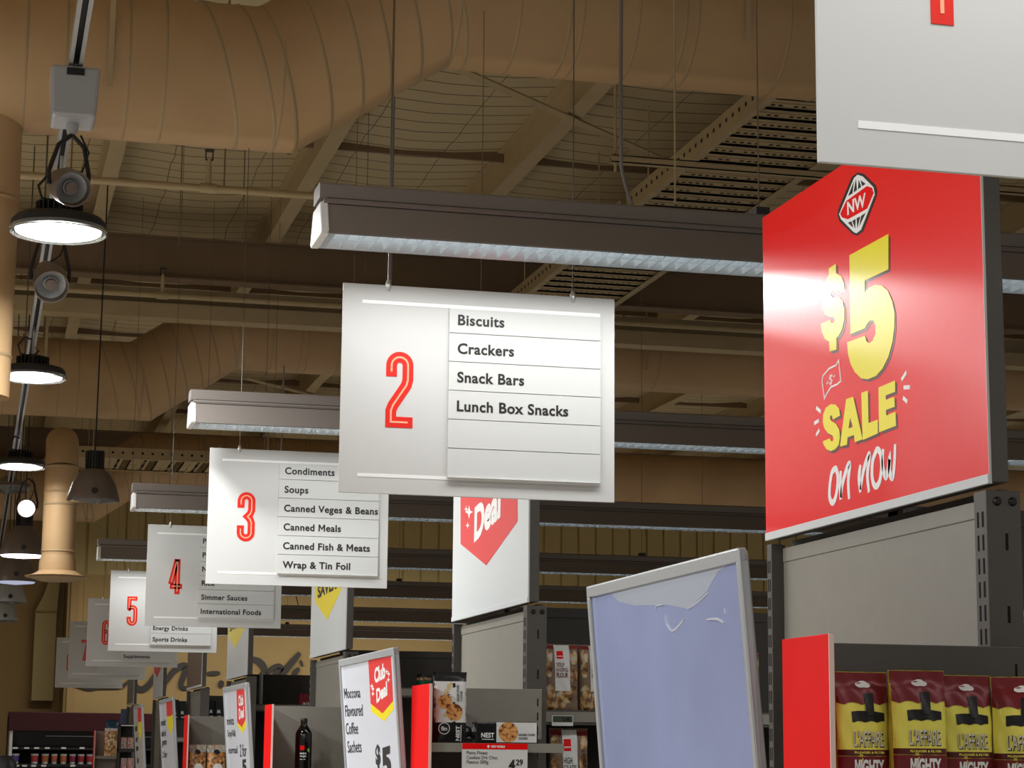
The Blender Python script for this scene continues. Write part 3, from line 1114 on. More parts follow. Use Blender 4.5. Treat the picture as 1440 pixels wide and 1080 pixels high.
bell_lamp(at(131, 703, Y=15.0), .178, .21, 'unlit grey bell lamp with finned gear box, right of the drop duct', M_clear)
bell_lamp(at(32, 781, Y=19.0), .20, .25, 'lit bell lamp with glowing white rim, below the glowing spot', M_bell)
bell_lamp(at(22, 818, Y=20.5), .19, .27, 'dim bell lamp with pale blue rim, under the lit bell lamp', M_bell2)
bell_lamp(at(14, 846, Y=22.0), .16, .2, 'unlit bell lamp at far left, third one down', M_clear, M_alu)
bell_lamp(at(7, 872, Y=24.5), .14, .2, 'lowest unlit bell lamp at the left edge', M_clear, M_alu)

# ------------------------------------------------------------------ end-of-aisle shelving
CX = 1.75
CAPS = [(3.485, 4.585), (6.779, 7.908), (10.317, 11.42), (14.15, 15.30), (17.03, 18.18), (20.6, 21.65), (24.3, 25.3)]
CAPLAB = ['nearest grey end shelving unit, under the red sale board', 'second grey end shelving unit, under the white Deal header board',
          'third grey end shelving unit, beside the olive oil bottle', 'fourth grey end shelving unit, behind the third slanted poster',
          'fifth end shelving unit, under the plain brown header', 'sixth end shelving unit, under the narrow white header', 'seventh and farthest end shelving unit']
HZ0 = 2.083


def end_unit(i):
    yn, yf = CAPS[i]
    t = thing('end_shelving', CAPLAB[i], 'shelving', (CX, yn, 0))
    # near and far slotted uprights
    MB().box(CX, CX+.068, yn+.0, yn+.05, 0, HZ0-.012).build('upright', M_gond, t, bevel=.002)
    MB().box(CX, CX+.034, yf-.028, yf, 0, HZ0-.012).build('upright', M_gond, t, bevel=.002)
    sl = MB()
    if i < 3:
        for z in [HZ0-.05-.042*k for k in range(20)]:
            for (ya, yb) in ((yn+.012, yn+.018), (yn+.031, yn+.037), (yf-.022, yf-.018), (yf-.011, yf-.007)):
                sl.box(CX-.0008, CX, ya, yb, z-.028, z)
        for z in (HZ0-.09, HZ0-.22, HZ0-.35, HZ0-.48):
            sl.box(CX+.036, CX+.041, yn-.0008, yn, z-.03, z)
        sl.build('slots', M_hole, t)
        bo = MB()
        for x in (CX+.022, CX+.052):
            bo.lathe((x, yn, HZ0-.032), [(.001, .006), (.005, .006), (.0075, .003), (.0085, 0)], 14, -Y3)
        bo.build('bolts', M_bolt, t, smooth=30)
    # recessed panel with turned top edge
    px_ = CX+.030
    ztop = HZ0-.022
    MB().box(px_, px_+.012, yf-.028, yn+.05, .1, ztop).build('back_panel', M_gondp, t)
    MB().box(px_-.003, px_+.014, yf-.03, yn+.05, ztop-.032, ztop).build('panel_edge', M_gondp, t, bevel=.002)
    MB().box(CX+.05, CX+.068, yf-.028, yn+.05, HZ0-.03, HZ0-.004).build('cross_rail', M_gondd, t)
    MB().box(CX-.42, CX+.03, yn+.0, yf, .0, .16).build('base_deck', M_gond, t)
    for zs in (.55, .95, 1.3):
        MB().box(CX-.40, CX+.028, yn+.004, yf-.004, zs-.03, zs).build('shelf', M_gond, t, bevel=.002)
    return t


for i in range(len(CAPS)):
    end_unit(i)


def header(i, label, material, ztop=2.842, name='header_sign'):
    yn, yf = CAPS[i]
    yn2 = yn-.018
    t = thing(name, label, 'sign', (CX, yn, HZ0))
    MB().box(CX+.002, CX+.036, yn2-.002, yf-.01, HZ0-.0, ztop-.004).build('box_frame', M_gond, t, bevel=.002)
    MB().box(CX-.0015, CX+.002, yn2, yf, HZ0+.012, ztop).build('face', material, t, bevel=.0008)
    MB().box(CX-.004, CX+.004, yn2, yf, HZ0-.003, HZ0+.0145).build('bottom_rail', M_headw, t, bevel=.001)
    MB().box(CX-.0018, CX+.003, yn2-.0015, yn2, HZ0-.003, ztop).build('edge_strip', M_headw, t)
    return t, Plane((CX-.0015, yf, HZ0), -Y3, Z3)


# the big sale board
t, pl = header(0, 'large glossy red $5 SALE on now board above the nearest end unit', M_sale, name='sale_board')
zz = lambda pts, x0, y0, s: [(x0+x/s, y0+y/s) for x, y in pts]
F5 = zz([(238, 212), (475, 82), (475, 297), (332, 365), (332, 440), (355, 410), (395, 393), (435, 395), (470, 425), (498, 490), (512, 560), (512, 650), (500, 740), (475, 830), (440, 900), (400, 945), (350, 965), (310, 960), (270, 920), (245, 870), (230, 810), (224, 740), (333, 700), (342, 735), (360, 745), (380, 730), (396, 690), (397, 640), (385, 608), (365, 607), (345, 630), (335, 655), (245, 692)], 1140, 310, 4.32)
FD = zz([(113, 292), (156, 262), (157, 320), (188, 338), (205, 385), (207, 415), (160, 437), (150, 425), (135, 430), (125, 445), (128, 460), (140, 470), (175, 465), (198, 490), (208, 540), (208, 600), (195, 660), (175, 700), (160, 715), (160, 785), (118, 796), (115, 738), (90, 720), (70, 675), (65, 628), (120, 605), (128, 622), (142, 622), (150, 605), (143, 588), (118, 585), (90, 572), (72, 535), (67, 490), (70, 440), (85, 385), (105, 345), (113, 335)], 1140, 310, 4.32)
SA = [zz(p, 1130, 440, 3.6) for p in (
    [(187, 520), (150, 540), (147, 520), (140, 518), (135, 530), (140, 545), (165, 560), (183, 590), (187, 630), (180, 670), (160, 692), (140, 700), (118, 690), (103, 665), (100, 650), (135, 635), (140, 648), (150, 650), (155, 640), (150, 622), (125, 608), (108, 585), (100, 555), (102, 515), (115, 480), (140, 462), (165, 464), (182, 485)],
    [(187, 677), (218, 437), (254, 424), (301, 640), (262, 655), (258, 618), (226, 630), (222, 668)],
    [(295, 405), (328, 393), (331, 558), (378, 540), (379, 610), (302, 644)],
    [(382, 378), (466, 342), (466, 400), (418, 418), (419, 440), (462, 425), (464, 475), (420, 492), (421, 520), (468, 500), (470, 572), (385, 605)])]
AH = zz([(230, 585), (238, 530), (252, 577)], 1130, 440, 3.6)
mb, sh = MB(), MB()
for q, hole in [(F5, None), (FD, None), (SA[0], None), (SA[1], AH), (SA[2], None), (SA[3], None)]:
    mb.prism(pl, pl.pxs(q), .0006, .0012, [pl.pxs(hole)] if hole else ())
    dx, dy = (2.2, 3.2)
    sh.prism(pl, [pl.px(x+dx, y+dy) for x, y in q], 0, .0005, [[pl.px(x+dx, y+dy) for x, y in hole]] if hole else ())
mb.build('price_lettering', M_yel, t, label='yellow $5 SALE lettering')
sh.build('lettering_shadow', M_shadow, t)
mb = MB()
z6 = lambda p: pl.pxs(zz(p, 1130, 440, 3.6))
for pts, cl in (([(160, 790), (145, 810), (135, 870), (133, 930), (145, 960), (160, 945), (172, 890), (175, 830), (168, 795)], True),
                ([(190, 800), (187, 860), (190, 945)], False), ([(190, 935), (200, 860), (222, 785), (235, 770), (228, 850), (232, 943)], False),
                ([(290, 770), (283, 830), (290, 908)], False), ([(290, 895), (305, 800), (325, 735), (335, 725), (325, 820), (333, 908)], False),
                ([(365, 710), (352, 750), (348, 820), (358, 870), (375, 875), (390, 840), (397, 770), (390, 710), (375, 692)], True),
                ([(405, 690), (402, 760), (410, 815), (420, 830), (430, 790), (437, 740), (437, 800), (445, 830), (455, 825), (463, 740), (465, 665)], False)):
    q = smooth(z6(pts), 6, cl)
    w = [.0135*(1 if cl else (.62+.5*math.sin(2.6*k/len(q)+.25))) for k in range(len(q))]
    stroke(mb, pl, q, w, 0, .0008, cl)
for a, b in (((65, 480), (88, 500)), ((55, 560), (78, 545)), ((65, 620), (82, 592)), ((497, 340), (522, 300)), ((508, 378), (540, 376)), ((505, 430), (527, 450))):
    stroke(mb, pl, z6([a, b]), .008, 0, .0008)
stroke(mb, pl, z6([(95, 345), (100, 318), (130, 282), (165, 265), (179, 240), (190, 345), (170, 362), (140, 375), (118, 410), (107, 434)]), .0038, 0, .0008, True)
stroke(mb, pl, z6([(147, 318), (136, 318), (133, 332), (146, 342), (142, 358), (131, 358)]), .0034, 0, .0008)
stroke(mb, pl, z6([(140, 310), (139, 366)]), .0026, 0, .0008)
stroke(mb, pl, z6([(117, 360), (127, 348)]), .003, 0, .0008)
stroke(mb, pl, z6([(152, 325), (160, 316)]), .003, 0, .0008)
mb.build('brush_lettering', M_white, t, label='white hand-brushed words on now')
# store emblem at the top of the board
z5 = lambda p: pl.pxs(zz(p, 1060, 240, 4.5))
lg = MB().prism(pl, z5([(660, 12), (697, 20), (772, 93), (782, 130), (777, 165), (692, 385), (655, 412), (625, 400), (543, 320), (531, 280), (540, 235), (622, 40)]), 0, .0008).build('emblem', M_black, t)
MB().prism(pl, z5([(660, 26), (692, 36), (760, 104), (769, 150), (682, 374), (652, 397), (634, 388), (556, 308), (543, 276), (638, 46)]), .0008, .0013).build('emblem_border', M_white, lg)
MB().prism(pl, z5([(590, 192), (720, 98), (752, 108), (763, 142), (722, 240), (600, 308), (562, 296), (551, 272)]), .0013, .0017).build('emblem_band', M_wredp, lg)
k = MB()
for q in ([(602, 160), (637, 70), (628, 145)], [(636, 138), (650, 56), (657, 122)], [(664, 118), (668, 60), (684, 102)], [(690, 98), (680, 62), (712, 84)],
          [(600, 330), (622, 320), (634, 362)], [(628, 318), (648, 306), (646, 366)], [(655, 302), (678, 290), (660, 362)], [(684, 286), (712, 268), (672, 352)]):
    k.prism(pl, z5(q), .0013, .0017)
k.build('emblem_rays', M_black, lg)
k = MB()
q = z5([(598, 284), (716, 224), (596, 200)])
text_quad(k, pl, 'NW', q[0], q[1], q[2], bold=.03, off=.0022)
k.build('emblem_letters', M_white, lg)


def club_tag(pl, t, L, R, top, shoL, shoR, apex, words, yellow=None, red=M_tagred):
    """pointed banner tag traced on a header or poster face; words: (text, bl, br, tl)"""
    poly = [L, R, shoR, apex, shoL]
    if yellow:
        MB().prism(pl, pl.pxs(yellow), 0, .0006).build('yellow_tip', M_tagyel, t)
    o = MB().prism(pl, pl.pxs(poly), .0003, .0010).build('banner_tag', red, t)
    w = MB()
    for s, bl, br, tl in words:
        text_quad(w, pl, s, pl.px(*bl), pl.px(*br), pl.px(*tl), bold=.045, off=.0014)
    if words:
        w.build('tag_lettering', M_white if red is not M_tagyel else M_ink, o)
    return o


def star(mb, pl, x, y, r, off=.0014):
    pts = []
    for k in range(8):
        a = math.pi*k/4
        rr = r if k % 2 == 0 else r*.35
        pts.append(pl.px(x+rr*math.sin(a)*.7, y-rr*math.cos(a)*1.2))
    mb.prism(pl, pts, off-.0004, off)


t, pl = header(1, 'white header board with big red Deal tag, behind the aisle 2 sign', M_headw)
o = club_tag(pl, t, (648, 640), (728, 600), None, (648, 765), (728, 733), (684, 795), [('Deal', (667, 764), (704, 728), (668, 714)), ('Club', (668, 700), (706, 668), (668, 655))])
k = MB()
star(k, pl, 660, 720, 8); star(k, pl, 656, 716, 4); star(k, pl, 658, 739, 4)
k.build('tag_stars', M_white, o)
t, pl = header(2, 'white header board with yellow SAVER tag, below the aisle 3 sign', M_headw)
club_tag(pl, t, (443, 790), (480, 775), None, (443, 846), (480, 829), (460, 872), [('SAVER', (447, 842), (474, 828), (447, 824)), ('SUPER', (447, 820), (474, 806), (447, 802))], red=M_tagyel)
t, pl = header(3, 'narrow white header board with yellow tag, below the aisle 4 sign', M_headw)
club_tag(pl, t, (321, 850), (344, 842), None, (321, 896), (344, 884), (331, 912), [('SAVER', (323, 889), (341, 880), (323, 880))], red=M_tagyel)
M_brownb = mat('plain_brown_board', (112, 92, 76), .5)
t, pl = header(4, 'plain brown header board right of the brush script letter n', M_brownb)
t, pl = header(5, 'narrow white header with red tag tip, between the brush script letters', M_headw)
club_tag(pl, t, (217, 915), (226, 911), None, (217, 945), (226, 941), (221, 953), [])
t, pl = header(6, 'farthest slim grey header board, under the aisle 7 sign', M_gondp)

# ------------------------------------------------------------------ side racks with red panels, facing the aisles
def rack(i, yb, xl, xr, depth, zr, shelf_z, label, zb=.9, riser_h=.2):
    """back riser facing the aisle, a red panel on its walkway side, shelves in front"""
    t = thing('side_rack', label, 'shelf rack', (xl, yb, zb))
    MB().box(xl, xr, yb, yb+.012, zr-riser_h, zr).build('riser_panel', M_gond if i == 0 else M_gondp, t, bevel=.0015)
    MB().box(xl+.01, xr-.01, yb+.013, yb+.02, zb, zr-riser_h*.5).build('back_plate', M_gondd, t)
    MB().box(xl-.008, xl-.001, yb-depth, yb+.004, zb, zr+.004).build('red_panel', M_wredp, t, bevel=.0012, label='red side panel')
    MB().box(xl-.0085, xl+.0, yb-depth-.0025, yb-depth, zb, zr+.004).build('panel_edge', M_wedge, t)
    sl = MB()
    for z in (zr-.03, zr-.075, zr-.12, zr-.165):
        sl.box(xr-.016, xr-.012, yb-.0008, yb, z-.025, z)
    sl.build('slots', M_hole, t)
    for z in shelf_z:
        s = MB().box(xl+.002, xr+.004, yb-depth+.02, yb, z-.006, z).box(xl+.002, xr+.004, yb-depth+.02, yb-depth+.023, z-.028, z)
        s.build('shelf', M_gondp, t, bevel=.001)
    return t


rack(0, 3.45, 1.352, 1.795, .204, 1.789, [1.49], 'side rack with red panel holding maroon and gold coffee bags', .9, .09)
z2 = at(680, 1045, Y=6.47).z
rack(1, 6.72, 1.367, 1.787, .272, 1.798, [z2], 'side rack with red panel holding the cookie packs', .9, .16)
rack(2, 10.2, 1.361, 1.76, .25, 1.801, [at(420, 1100, Y=10.0).z], 'side rack with red panel holding the olive oil bottle', .9, .5)
rack(3, at(0, 0, Y=14.0).y, at(261, 1007, Y=14.0).x, at(318, 1007, Y=14.0).x+.1, .25, at(261, 1007, Y=14.0).z, [at(290, 1100, Y=13.8).z], 'side rack with red panel holding the bagged nuts', .9, .5)
q = at(133, 1028, Y=22.0)
rack(5, 22.0, q.x, at(164, 1028, Y=22.0).x, .2, q.z, [at(150, 1063, Y=21.9).z], 'farthest dark side rack, in front of the chiller case', .9, .5)

# ------------------------------------------------------------------ aisle gondolas
def gondola(i, label, shelves, ztop=2.1):
    yn, yf = CAPS[i]
    ym = (yn+yf)/2+.02
    t = thing('aisle_shelving', label, 'shelving', (CX+.09, ym, 0))
    xl, xr = CX+.075, CX+4.5
    MB().box(xl, xr, ym-.02, ym+.02, 0, ztop).build('back_panel', M_gondd, t)
    MB().box(xl, xr, ym-.024, ym+.024, ztop-.03, ztop+.004).build('top_rail', M_gondd, t)
    MB().box(xl, xr, ym-.44, ym-.02, 0, .15).build('base', M_gond, t)
    for k in range(5):
        x = xl+k*1.1
        MB().box(x, x+.03, ym-.05, ym-.02, 0, ztop).build('upright', M_gond, t)
    for z, d in shelves:
        MB().box(xl+.005, xr, ym-d, ym-.02, z-.02, z).box(xl+.005, xr, ym-d-.006, ym-d, z-.045, z+.004).build('shelf', M_gond, t)
        MB().box(xl+.005, xr, ym-d-.010, ym-d-.006, z-.036, z-.002).build('label_strip', M_gondp, t)
    return t, ym, xl


z_fl = at(790, 1000, Y=6.95).z
g1, ym1, gx = gondola(0, 'nearest aisle shelving run behind the sale board end unit', [(1.62, .38), (1.2, .42)])
g2, ym2, gx = gondola(1, 'second aisle shelving run holding the flour bags', [(z_fl, .40), (z_fl-.40, .43)])
g3, ym3, gx = gondola(2, 'third aisle shelving run, dark panel behind the Club Deal poster', [(at(570, 968, Y=10.5).z, .40), (1.4, .42)])
g4, ym4, gx = gondola(3, 'fourth aisle shelving run with the dark red box', [(at(420, 992, Y=14.4).z, .40), (1.4, .42)])
g5, ym5, gx = gondola(4, 'fifth aisle shelving run, behind the third slanted poster', [(1.83, .40), (1.4, .42)], ztop=2.02)
g6, ym6, gx = gondola(5, 'sixth aisle shelving run, left of the yellow tagged posters', [(1.7, .40), (1.4, .42)], ztop=2.0)

# ------------------------------------------------------------------ slanted poster frames
def film_mat():
    M = mat('clear_film_over_blue_grey_sheet', (156, 166, 206), .18, bump=.35, bscale=7, spec=.5, coat=.5, noise=.07, nscale=3)
    return M


TILT = .082


def poster_frame(X, yf, yn, ztop, H, label, sheet, name='poster_frame'):
    t = thing(name, label, 'poster frame', (X+TILT*H, yn, ztop-H))
    v = Vector((-TILT, 0, 1)).normalized()
    pl = Plane((X, yf, ztop), -Y3, v)
    W = yf-yn
    b = .024
    fr = MB()
    for a0, a1, b0, b1 in ((0, W, -b, 0), (0, W, -H, -H+b), (0, b*.75, -H+b, -b), (W-b*.75, W, -H+b, -b)):
        fr.obox(pl.o, pl.u, pl.v, pl.n, a0, a1, b0, b1, -.014, .004)
    fr.build('frame', M_alu, t, bevel=.004)
    MB().obox(pl.o, pl.u, pl.v, pl.n, .006, W-.006, -H+.006, -.006, -.017, -.012).build('backing', mat('pinkish_backing', (196, 170, 172), .6), t)
    MB().obox(pl.o, pl.u, pl.v, pl.n, .012, W-.012, -H+.012, -.012, -.012, -.003).build('sheet', sheet, t)
    # bracket that holds the frame off the shelf
    yc = (yf+yn)/2
    MB().box(X+.10, CX-.02, yc-.012, yc+.012, ztop-H+.05, ztop-H+.07).box(CX-.42, CX-.40, yc-.012, yc+.012, 1.25, ztop-H+.07).build('bracket', M_gond, t)
    return t, Plane(pl.P(0, 0, -.003), pl.u, pl.v)


PH = .62
p_f, p_n = at(826, 825, X=1.30), at(1043, 765, X=1.30)
t, pl = poster_frame(1.30, p_f.y, p_n.y+.012, p_f.z, PH, 'large empty silver poster frame with shiny blue film, leaning beside the sale board', film_mat())
# flat paler patch laid on the poster face near the top
k = MB()
z8 = lambda p: pl.pxs(zz(p, 820, 760, 3.375))
k.prism(pl, z8([(110, 232), (700, 100), (640, 150), (590, 240), (500, 325), (400, 305), (250, 310), (170, 290)]), 0, .0006)
k.build('pale_patch', mat('pale_patch_mat', (178, 186, 200), .25, coat=.4), t)
k = MB()
for pts, w in (([(392, 350), (402, 400), (430, 428), (470, 390), (480, 372)], .0035), ([(500, 325), (550, 290), (600, 245)], .002),
               ([(590, 375), (640, 372), (670, 390)], .004), ([(350, 330), (352, 310), (385, 305)], .0025), ([(675, 320), (680, 350)], .004)):
    q = smooth(z8(pts))
    stroke(k, pl, q, [w*(.3+.9*math.sin(math.pi*(.08+.84*i/(len(q)-1)))) for i in range(len(q))], 0, .0025)
k.build('film_creases', mat('glossy_crease', (215, 220, 232), .08, coat=1.0), t)

p_f, p_n = at(477, 928, X=1.30), at(555, 910, X=1.30)
t, pl = poster_frame(1.30, p_f.y, p_n.y+.012, p_f.z, PH, 'slanted silver poster frame advertising flavoured coffee sachets with Club Deal tag', M_paper)
zp = lambda x, y: (460+x/4.5, 840+y/4.5)
o = club_tag(pl, t, zp(262, 398), zp(404, 372), None, zp(277, 672), zp(418, 655), zp(352, 734),
             [('Club', zp(303, 548), zp(372, 510), zp(300, 450)), ('Deal', zp(316, 672), zp(384, 620), zp(313, 582))],
             yellow=[zp(277, 672), zp(279, 722), zp(362, 784), zp(424, 705), zp(420, 655), zp(352, 734)])
k = MB()
for x, y in ((392, 485), (380, 470), (390, 522), (292, 580), (285, 562), (292, 610)):
    star(k, pl, *zp(x, y), 3.5)
k.build('tag_stars', M_white, o)
k = MB()
for s, x0_, x1_, yb, yt in (('Moccona', 110, 212, 640, 575), ('Flavoured', 117, 228, 755, 684), ('Coffee', 122, 198, 868, 795), ('Sachets', 132, 220, 985, 910)):
    drop = -(x1_-x0_)*.05
    text_quad(k, pl, s, pl.px(*zp(x0_, yb)), pl.px(*zp(x1_, yb+drop)), pl.px(*zp(x0_-3, yt)), bold=.004, off=.0012)
text_quad(k, pl, '$', pl.px(*zp(312, 1085)), pl.px(*zp(342, 1076)), pl.px(*zp(305, 938)), bold=.05, off=.0012)
text_quad(k, pl, '5', pl.px(*zp(352, 1150)), pl.px(*zp(408, 1135)), pl.px(*zp(346, 955)), bold=.06, off=.0012)
k.build('print_lettering', M_ink, t)
p_f, p_n = at(314, 967, X=1.30), at(347, 961, X=1.30)
t, pl = poster_frame(1.30, p_f.y, p_n.y+.012, p_f.z, PH, 'slanted silver poster frame with red tag reading 2 for, beside the cashew bags', M_paper)
zp = lambda x, y: (240+x/4.5, 840+y/4.5)
o = club_tag(pl, t, zp(418, 588), zp(466, 580), None, zp(422, 790), zp(474, 775), zp(452, 822), [('Club', zp(432, 692), zp(462, 682), zp(430, 622)), ('Deal', zp(434, 775), zp(466, 760), zp(432, 705))],
             yellow=[zp(422, 790), zp(425, 818), zp(458, 860), zp(476, 812), zp(474, 775), zp(452, 822)])
k = MB()
for s, x0_, x1_, yb, yt in (('mints', 358, 402, 808, 760), ('Soy/Alk', 362, 414, 895, 840), ('normal', 368, 424, 990, 945), ('2 for', 440, 482, 1010, 930)):
    text_quad(k, pl, s, pl.px(*zp(x0_, yb)), pl.px(*zp(x1_, yb-2)), pl.px(*zp(x0_-2, yt)), bold=.008, off=.0012)
text_quad(k, pl, '5', pl.px(*zp(455, 1120)), pl.px(*zp(482, 1115)), pl.px(*zp(452, 1028)), bold=.05, off=.0012)
k.build('print_lettering', M_ink, t)
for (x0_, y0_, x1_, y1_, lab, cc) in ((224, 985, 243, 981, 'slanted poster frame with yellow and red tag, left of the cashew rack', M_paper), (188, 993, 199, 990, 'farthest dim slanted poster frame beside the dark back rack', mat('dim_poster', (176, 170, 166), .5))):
    p_f, p_n = at(x0_, y0_, X=1.30), at(x1_, y1_, X=1.30)
    t, pl = poster_frame(1.30, p_f.y, p_n.y+.012, p_f.z, PH, lab, cc)
    W, xr_ = x1_-x0_, x1_
    o = club_tag(pl, t, (x1_-W*.48, y0_+3), (x1_-1, y1_+4), None, (x1_-W*.44, y0_+22), (x1_+1, y1_+22), (x1_-W*.2, y0_+22.5), [])
    MB().prism(pl, pl.pxs([(x1_-W*.42, y0_+24), (x1_+1, y1_+23), (x1_+1.5, y1_+36), (x1_-W*.15, y1_+52), (x1_-W*.4, y0_+36)]), 0, .0008).build('yellow_tip', M_tagyel, t)
    k = MB()
    for j in range(4):
        yb = y0_+36+j*15
        text_quad(k, pl, ('mint', 'dark', 'gums', '2 for')[j], pl.px(x0_+W*.14+j*.7, yb), pl.px(x0_+W*.48+j*.7, yb-1), pl.px(x0_+W*.14+j*.7, yb-9), bold=.02, off=.0012)
    k.build('print_lettering', M_ink, t)

# ------------------------------------------------------------------ packets
def sup(a, e):
    return math.copysign(abs(a)**e, a)


class Bag:
    """pillow packet: superellipse section, crimped top; local origin at its foot, front faces -Y"""
    def __init__(s, w, d, h, crimp=.9, base=.12, sag=0.0):
        s.w, s.d, s.h, s.crimp, s.base = w, d, h, crimp, base

    def half(s, t):
        tt = max(0, min(1, t))
        if tt > s.crimp:
            b = .035
        else:
            q = tt/s.crimp
            b = max(.035, (1-q**3.2)**.55) if q < 1 else .035
        b *= (.82+.18*min(1, tt/s.base))
        a = 1-.03*math.sin(math.pi*tt)+(.012 if tt > s.crimp else 0)
        return s.w/2*a, s.d/2*b

    def front(s, u, t, off=0.0):
        """u in -1..1 across, t in 0..1 up"""
        a, b = s.half(t)
        uu = max(-.999, min(.999, u))
        y = -b*(1-abs(uu)**3.0)**(1/3.0)
        return Vector((a*u, y-off+.0012*math.sin(u*9+t*23)*(t > .1), s.h*t))

    def body(s, n=28, m_=26):
        mb = MB()
        vs = []
        for j in range(m_+1):
            t = j/m_
            a, b = s.half(t)
            for k in range(n):
                th = 2*math.pi*k/n
                c_, s_ = math.cos(th), math.sin(th)
                x, y = a*sup(c_, .66), b*sup(s_, .66)
                w = .0012*math.sin(x/s.w*18+t*23)*(t > .1)
                vs.append(Vector((x, y+(w if y < 0 else -w), s.h*t)))
        fs = [(j*n+k, j*n+(k+1) % n, (j+1)*n+(k+1) % n, (j+1)*n+k) for j in range(m_) for k in range(n)]
        fs += [tuple(range(n))[::-1], tuple(range(m_*n, (m_+1)*n))]
        return mb.add(vs, fs)

    def patch(s, u0, u1, t0, t1, off=.0008, n=24, m_=8):
        """printed patch; t0, t1 may be functions of u"""
        mb = MB()
        f0 = t0 if callable(t0) else (lambda u: t0)
        f1 = t1 if callable(t1) else (lambda u: t1)
        vs = []
        for i in range(n+1):
            u = u0+(u1-u0)*i/n
            for j in range(m_+1):
                t = f0(u)+(f1(u)-f0(u))*j/m_
                vs.append(s.front(u, t, off))
        fs = [(i*(m_+1)+j, (i+1)*(m_+1)+j, (i+1)*(m_+1)+j+1, i*(m_+1)+j+1) for i in range(n) for j in range(m_)]
        return mb.add(vs, fs)

    def blob(s, cu, ct, ru, rt, off=.001, n=20, wob=0.0):
        mb = MB()
        vs = [s.front(cu, ct, off)]
        for r in (.5, 1.0):
            for k in range(n):
                a = 2*math.pi*k/n
                q = r*(1+wob*math.sin(a*5))
                vs.append(s.front(cu+ru*q*math.cos(a), ct+rt*q*math.sin(a), off))
        fs = [(0, 1+k, 1+(k+1) % n) for k in range(n)]+[(1+k, 1+n+k, 1+n+(k+1) % n, 1+(k+1) % n) for k in range(n)]
        return mb.add(vs, fs)

    def words(s, mb, txt, u0, u1, t0, t1, bold=.03, off=.0022, rot=False):
        vs, fs, bb = text_mesh(txt, bold)
        out = []
        for x, y in vs:
            p, q = (x-bb[0])/(bb[1]-bb[0]), (y-bb[2])/(bb[3]-bb[2])
            if rot:
                p, q = 1-q, p
            out.append(s.front(u0+(u1-u0)*p, t0+(t1-t0)*q, off))
        return mb.add(out, fs)


M_cmar = mat('coffee_maroon_foil', (124, 34, 40), .34, .1, bump=.25, bscale=22)
M_cgold = mat('coffee_gold_foil', (250, 240, 104), .3, .05, bump=.25, bscale=22)
M_cside = mat('coffee_gold_side', (206, 190, 66), .3, .15, bump=.3, bscale=20)
M_cstrip = mat('coffee_dark_maroon', (92, 24, 28), .35)


def coffee_bag(label, loc, rz):
    t = thing('coffee_bag', label, 'coffee bag', loc, rz, 'maroon and gold coffee bags on the side rack')
    B = Bag(.099, .05, .245, .92)
    B.body().build('bag', M_cside, t, local=True, smooth=60)
    sc = lambda u: .775+.018*abs(math.sin(u*math.pi*1.5+.4))
    B.patch(-.97, .97, sc, .995, .0022).build('maroon_top', M_cmar, t, local=True, smooth=60)
    B.patch(-.97, .97, .475, lambda u: sc(u)-.0, .0009).build('gold_front', M_cgold, t, local=True, smooth=60)
    B.patch(-.97, .97, .435, .475, .0010).build('maroon_strip', M_cstrip, t, local=True, smooth=60)
    B.patch(-.97, .97, .03, .430, .0010).build('maroon_base', M_cmar, t, local=True, smooth=60)
    em = MB()
    for (cu, ct, ru, rt) in ((-.02, .912, .20, .020), (.06, .922, .16, .018), (.16, .91, .16, .018)):
        em.f = em.f
        q = B.blob(cu, ct, ru, rt, .0034)
        em.add(q.v, q.f)
    em.build('white_puff', M_white, t, local=True)
    em = MB()
    q = B.patch(.02, .36, .705, .855, .0032, 6, 6); em.add(q.v, q.f)
    q = B.patch(-.5, .75, lambda u: .655+.012*abs(math.sin(u*7)), lambda u: .735-.03*max(0, u-.3)-.02*max(0, -u-.25), .0017, 16, 4); em.add(q.v, q.f)
    em.build('dark_shape', M_black, t, local=True)
    w = MB()
    B.words(w, "L'AFFARE", -.47+.02, .66+.02, .497-.006, .604-.006, .03, .0017)
    w.build('lettering_shade', M_black, t, local=True)
    w = MB()
    B.words(w, "L'AFFARE", -.47, .66, .497, .604, .012, .0025)
    w.build('brand_lettering', mat('pale_print', (226, 220, 196), .4), t, local=True)
    w = MB()
    B.words(w, 'PLUNGER & FILTER', -.47, .68, .449, .464, .03)
    w.build('strip_lettering', M_cgold, t, local=True)
    w = MB()
    B.words(w, 'MIGHTY', -.48, .66, .315, .41, .05)
    w.build('name_lettering', M_white, t, local=True)
    return t


yb_ = 3.33
def px_x(x, y, Y):
    return at(x, y, Y=Y).x
zt_ = at(1290, 944, Y=yb_).z
zb_ = zt_-.245
cb = coffee_bag('coffee bag left of the row, beside the red panel', (px_x(1209, 1000, yb_+.02), yb_+.02, zb_-.002), .04)
dup(cb, (px_x(1289, 1000, yb_-.012), yb_-.012, zb_+.001), -.05, 'coffee bag in the middle front of the row', 'maroon and gold coffee bags on the side rack')
dup(cb, (px_x(1355, 1000, yb_+.03), yb_+.03, zb_-.004), .02, 'coffee bag third from the red panel, tucked behind the front one', 'maroon and gold coffee bags on the side rack')
dup(cb, (px_x(1436, 1000, yb_+.0), yb_+.0, zb_-.006), -.55, 'coffee bag at the right edge, turned sideways showing its gold side', 'maroon and gold coffee bags on the side rack')
SHELF0 = zb_-.008
for o in bpy.data.objects:
    if o.name.startswith('shelf') and o.parent and o.parent.get('label', '').startswith('side rack with red panel holding maroon'):
        o.location.z = SHELF0-1.49

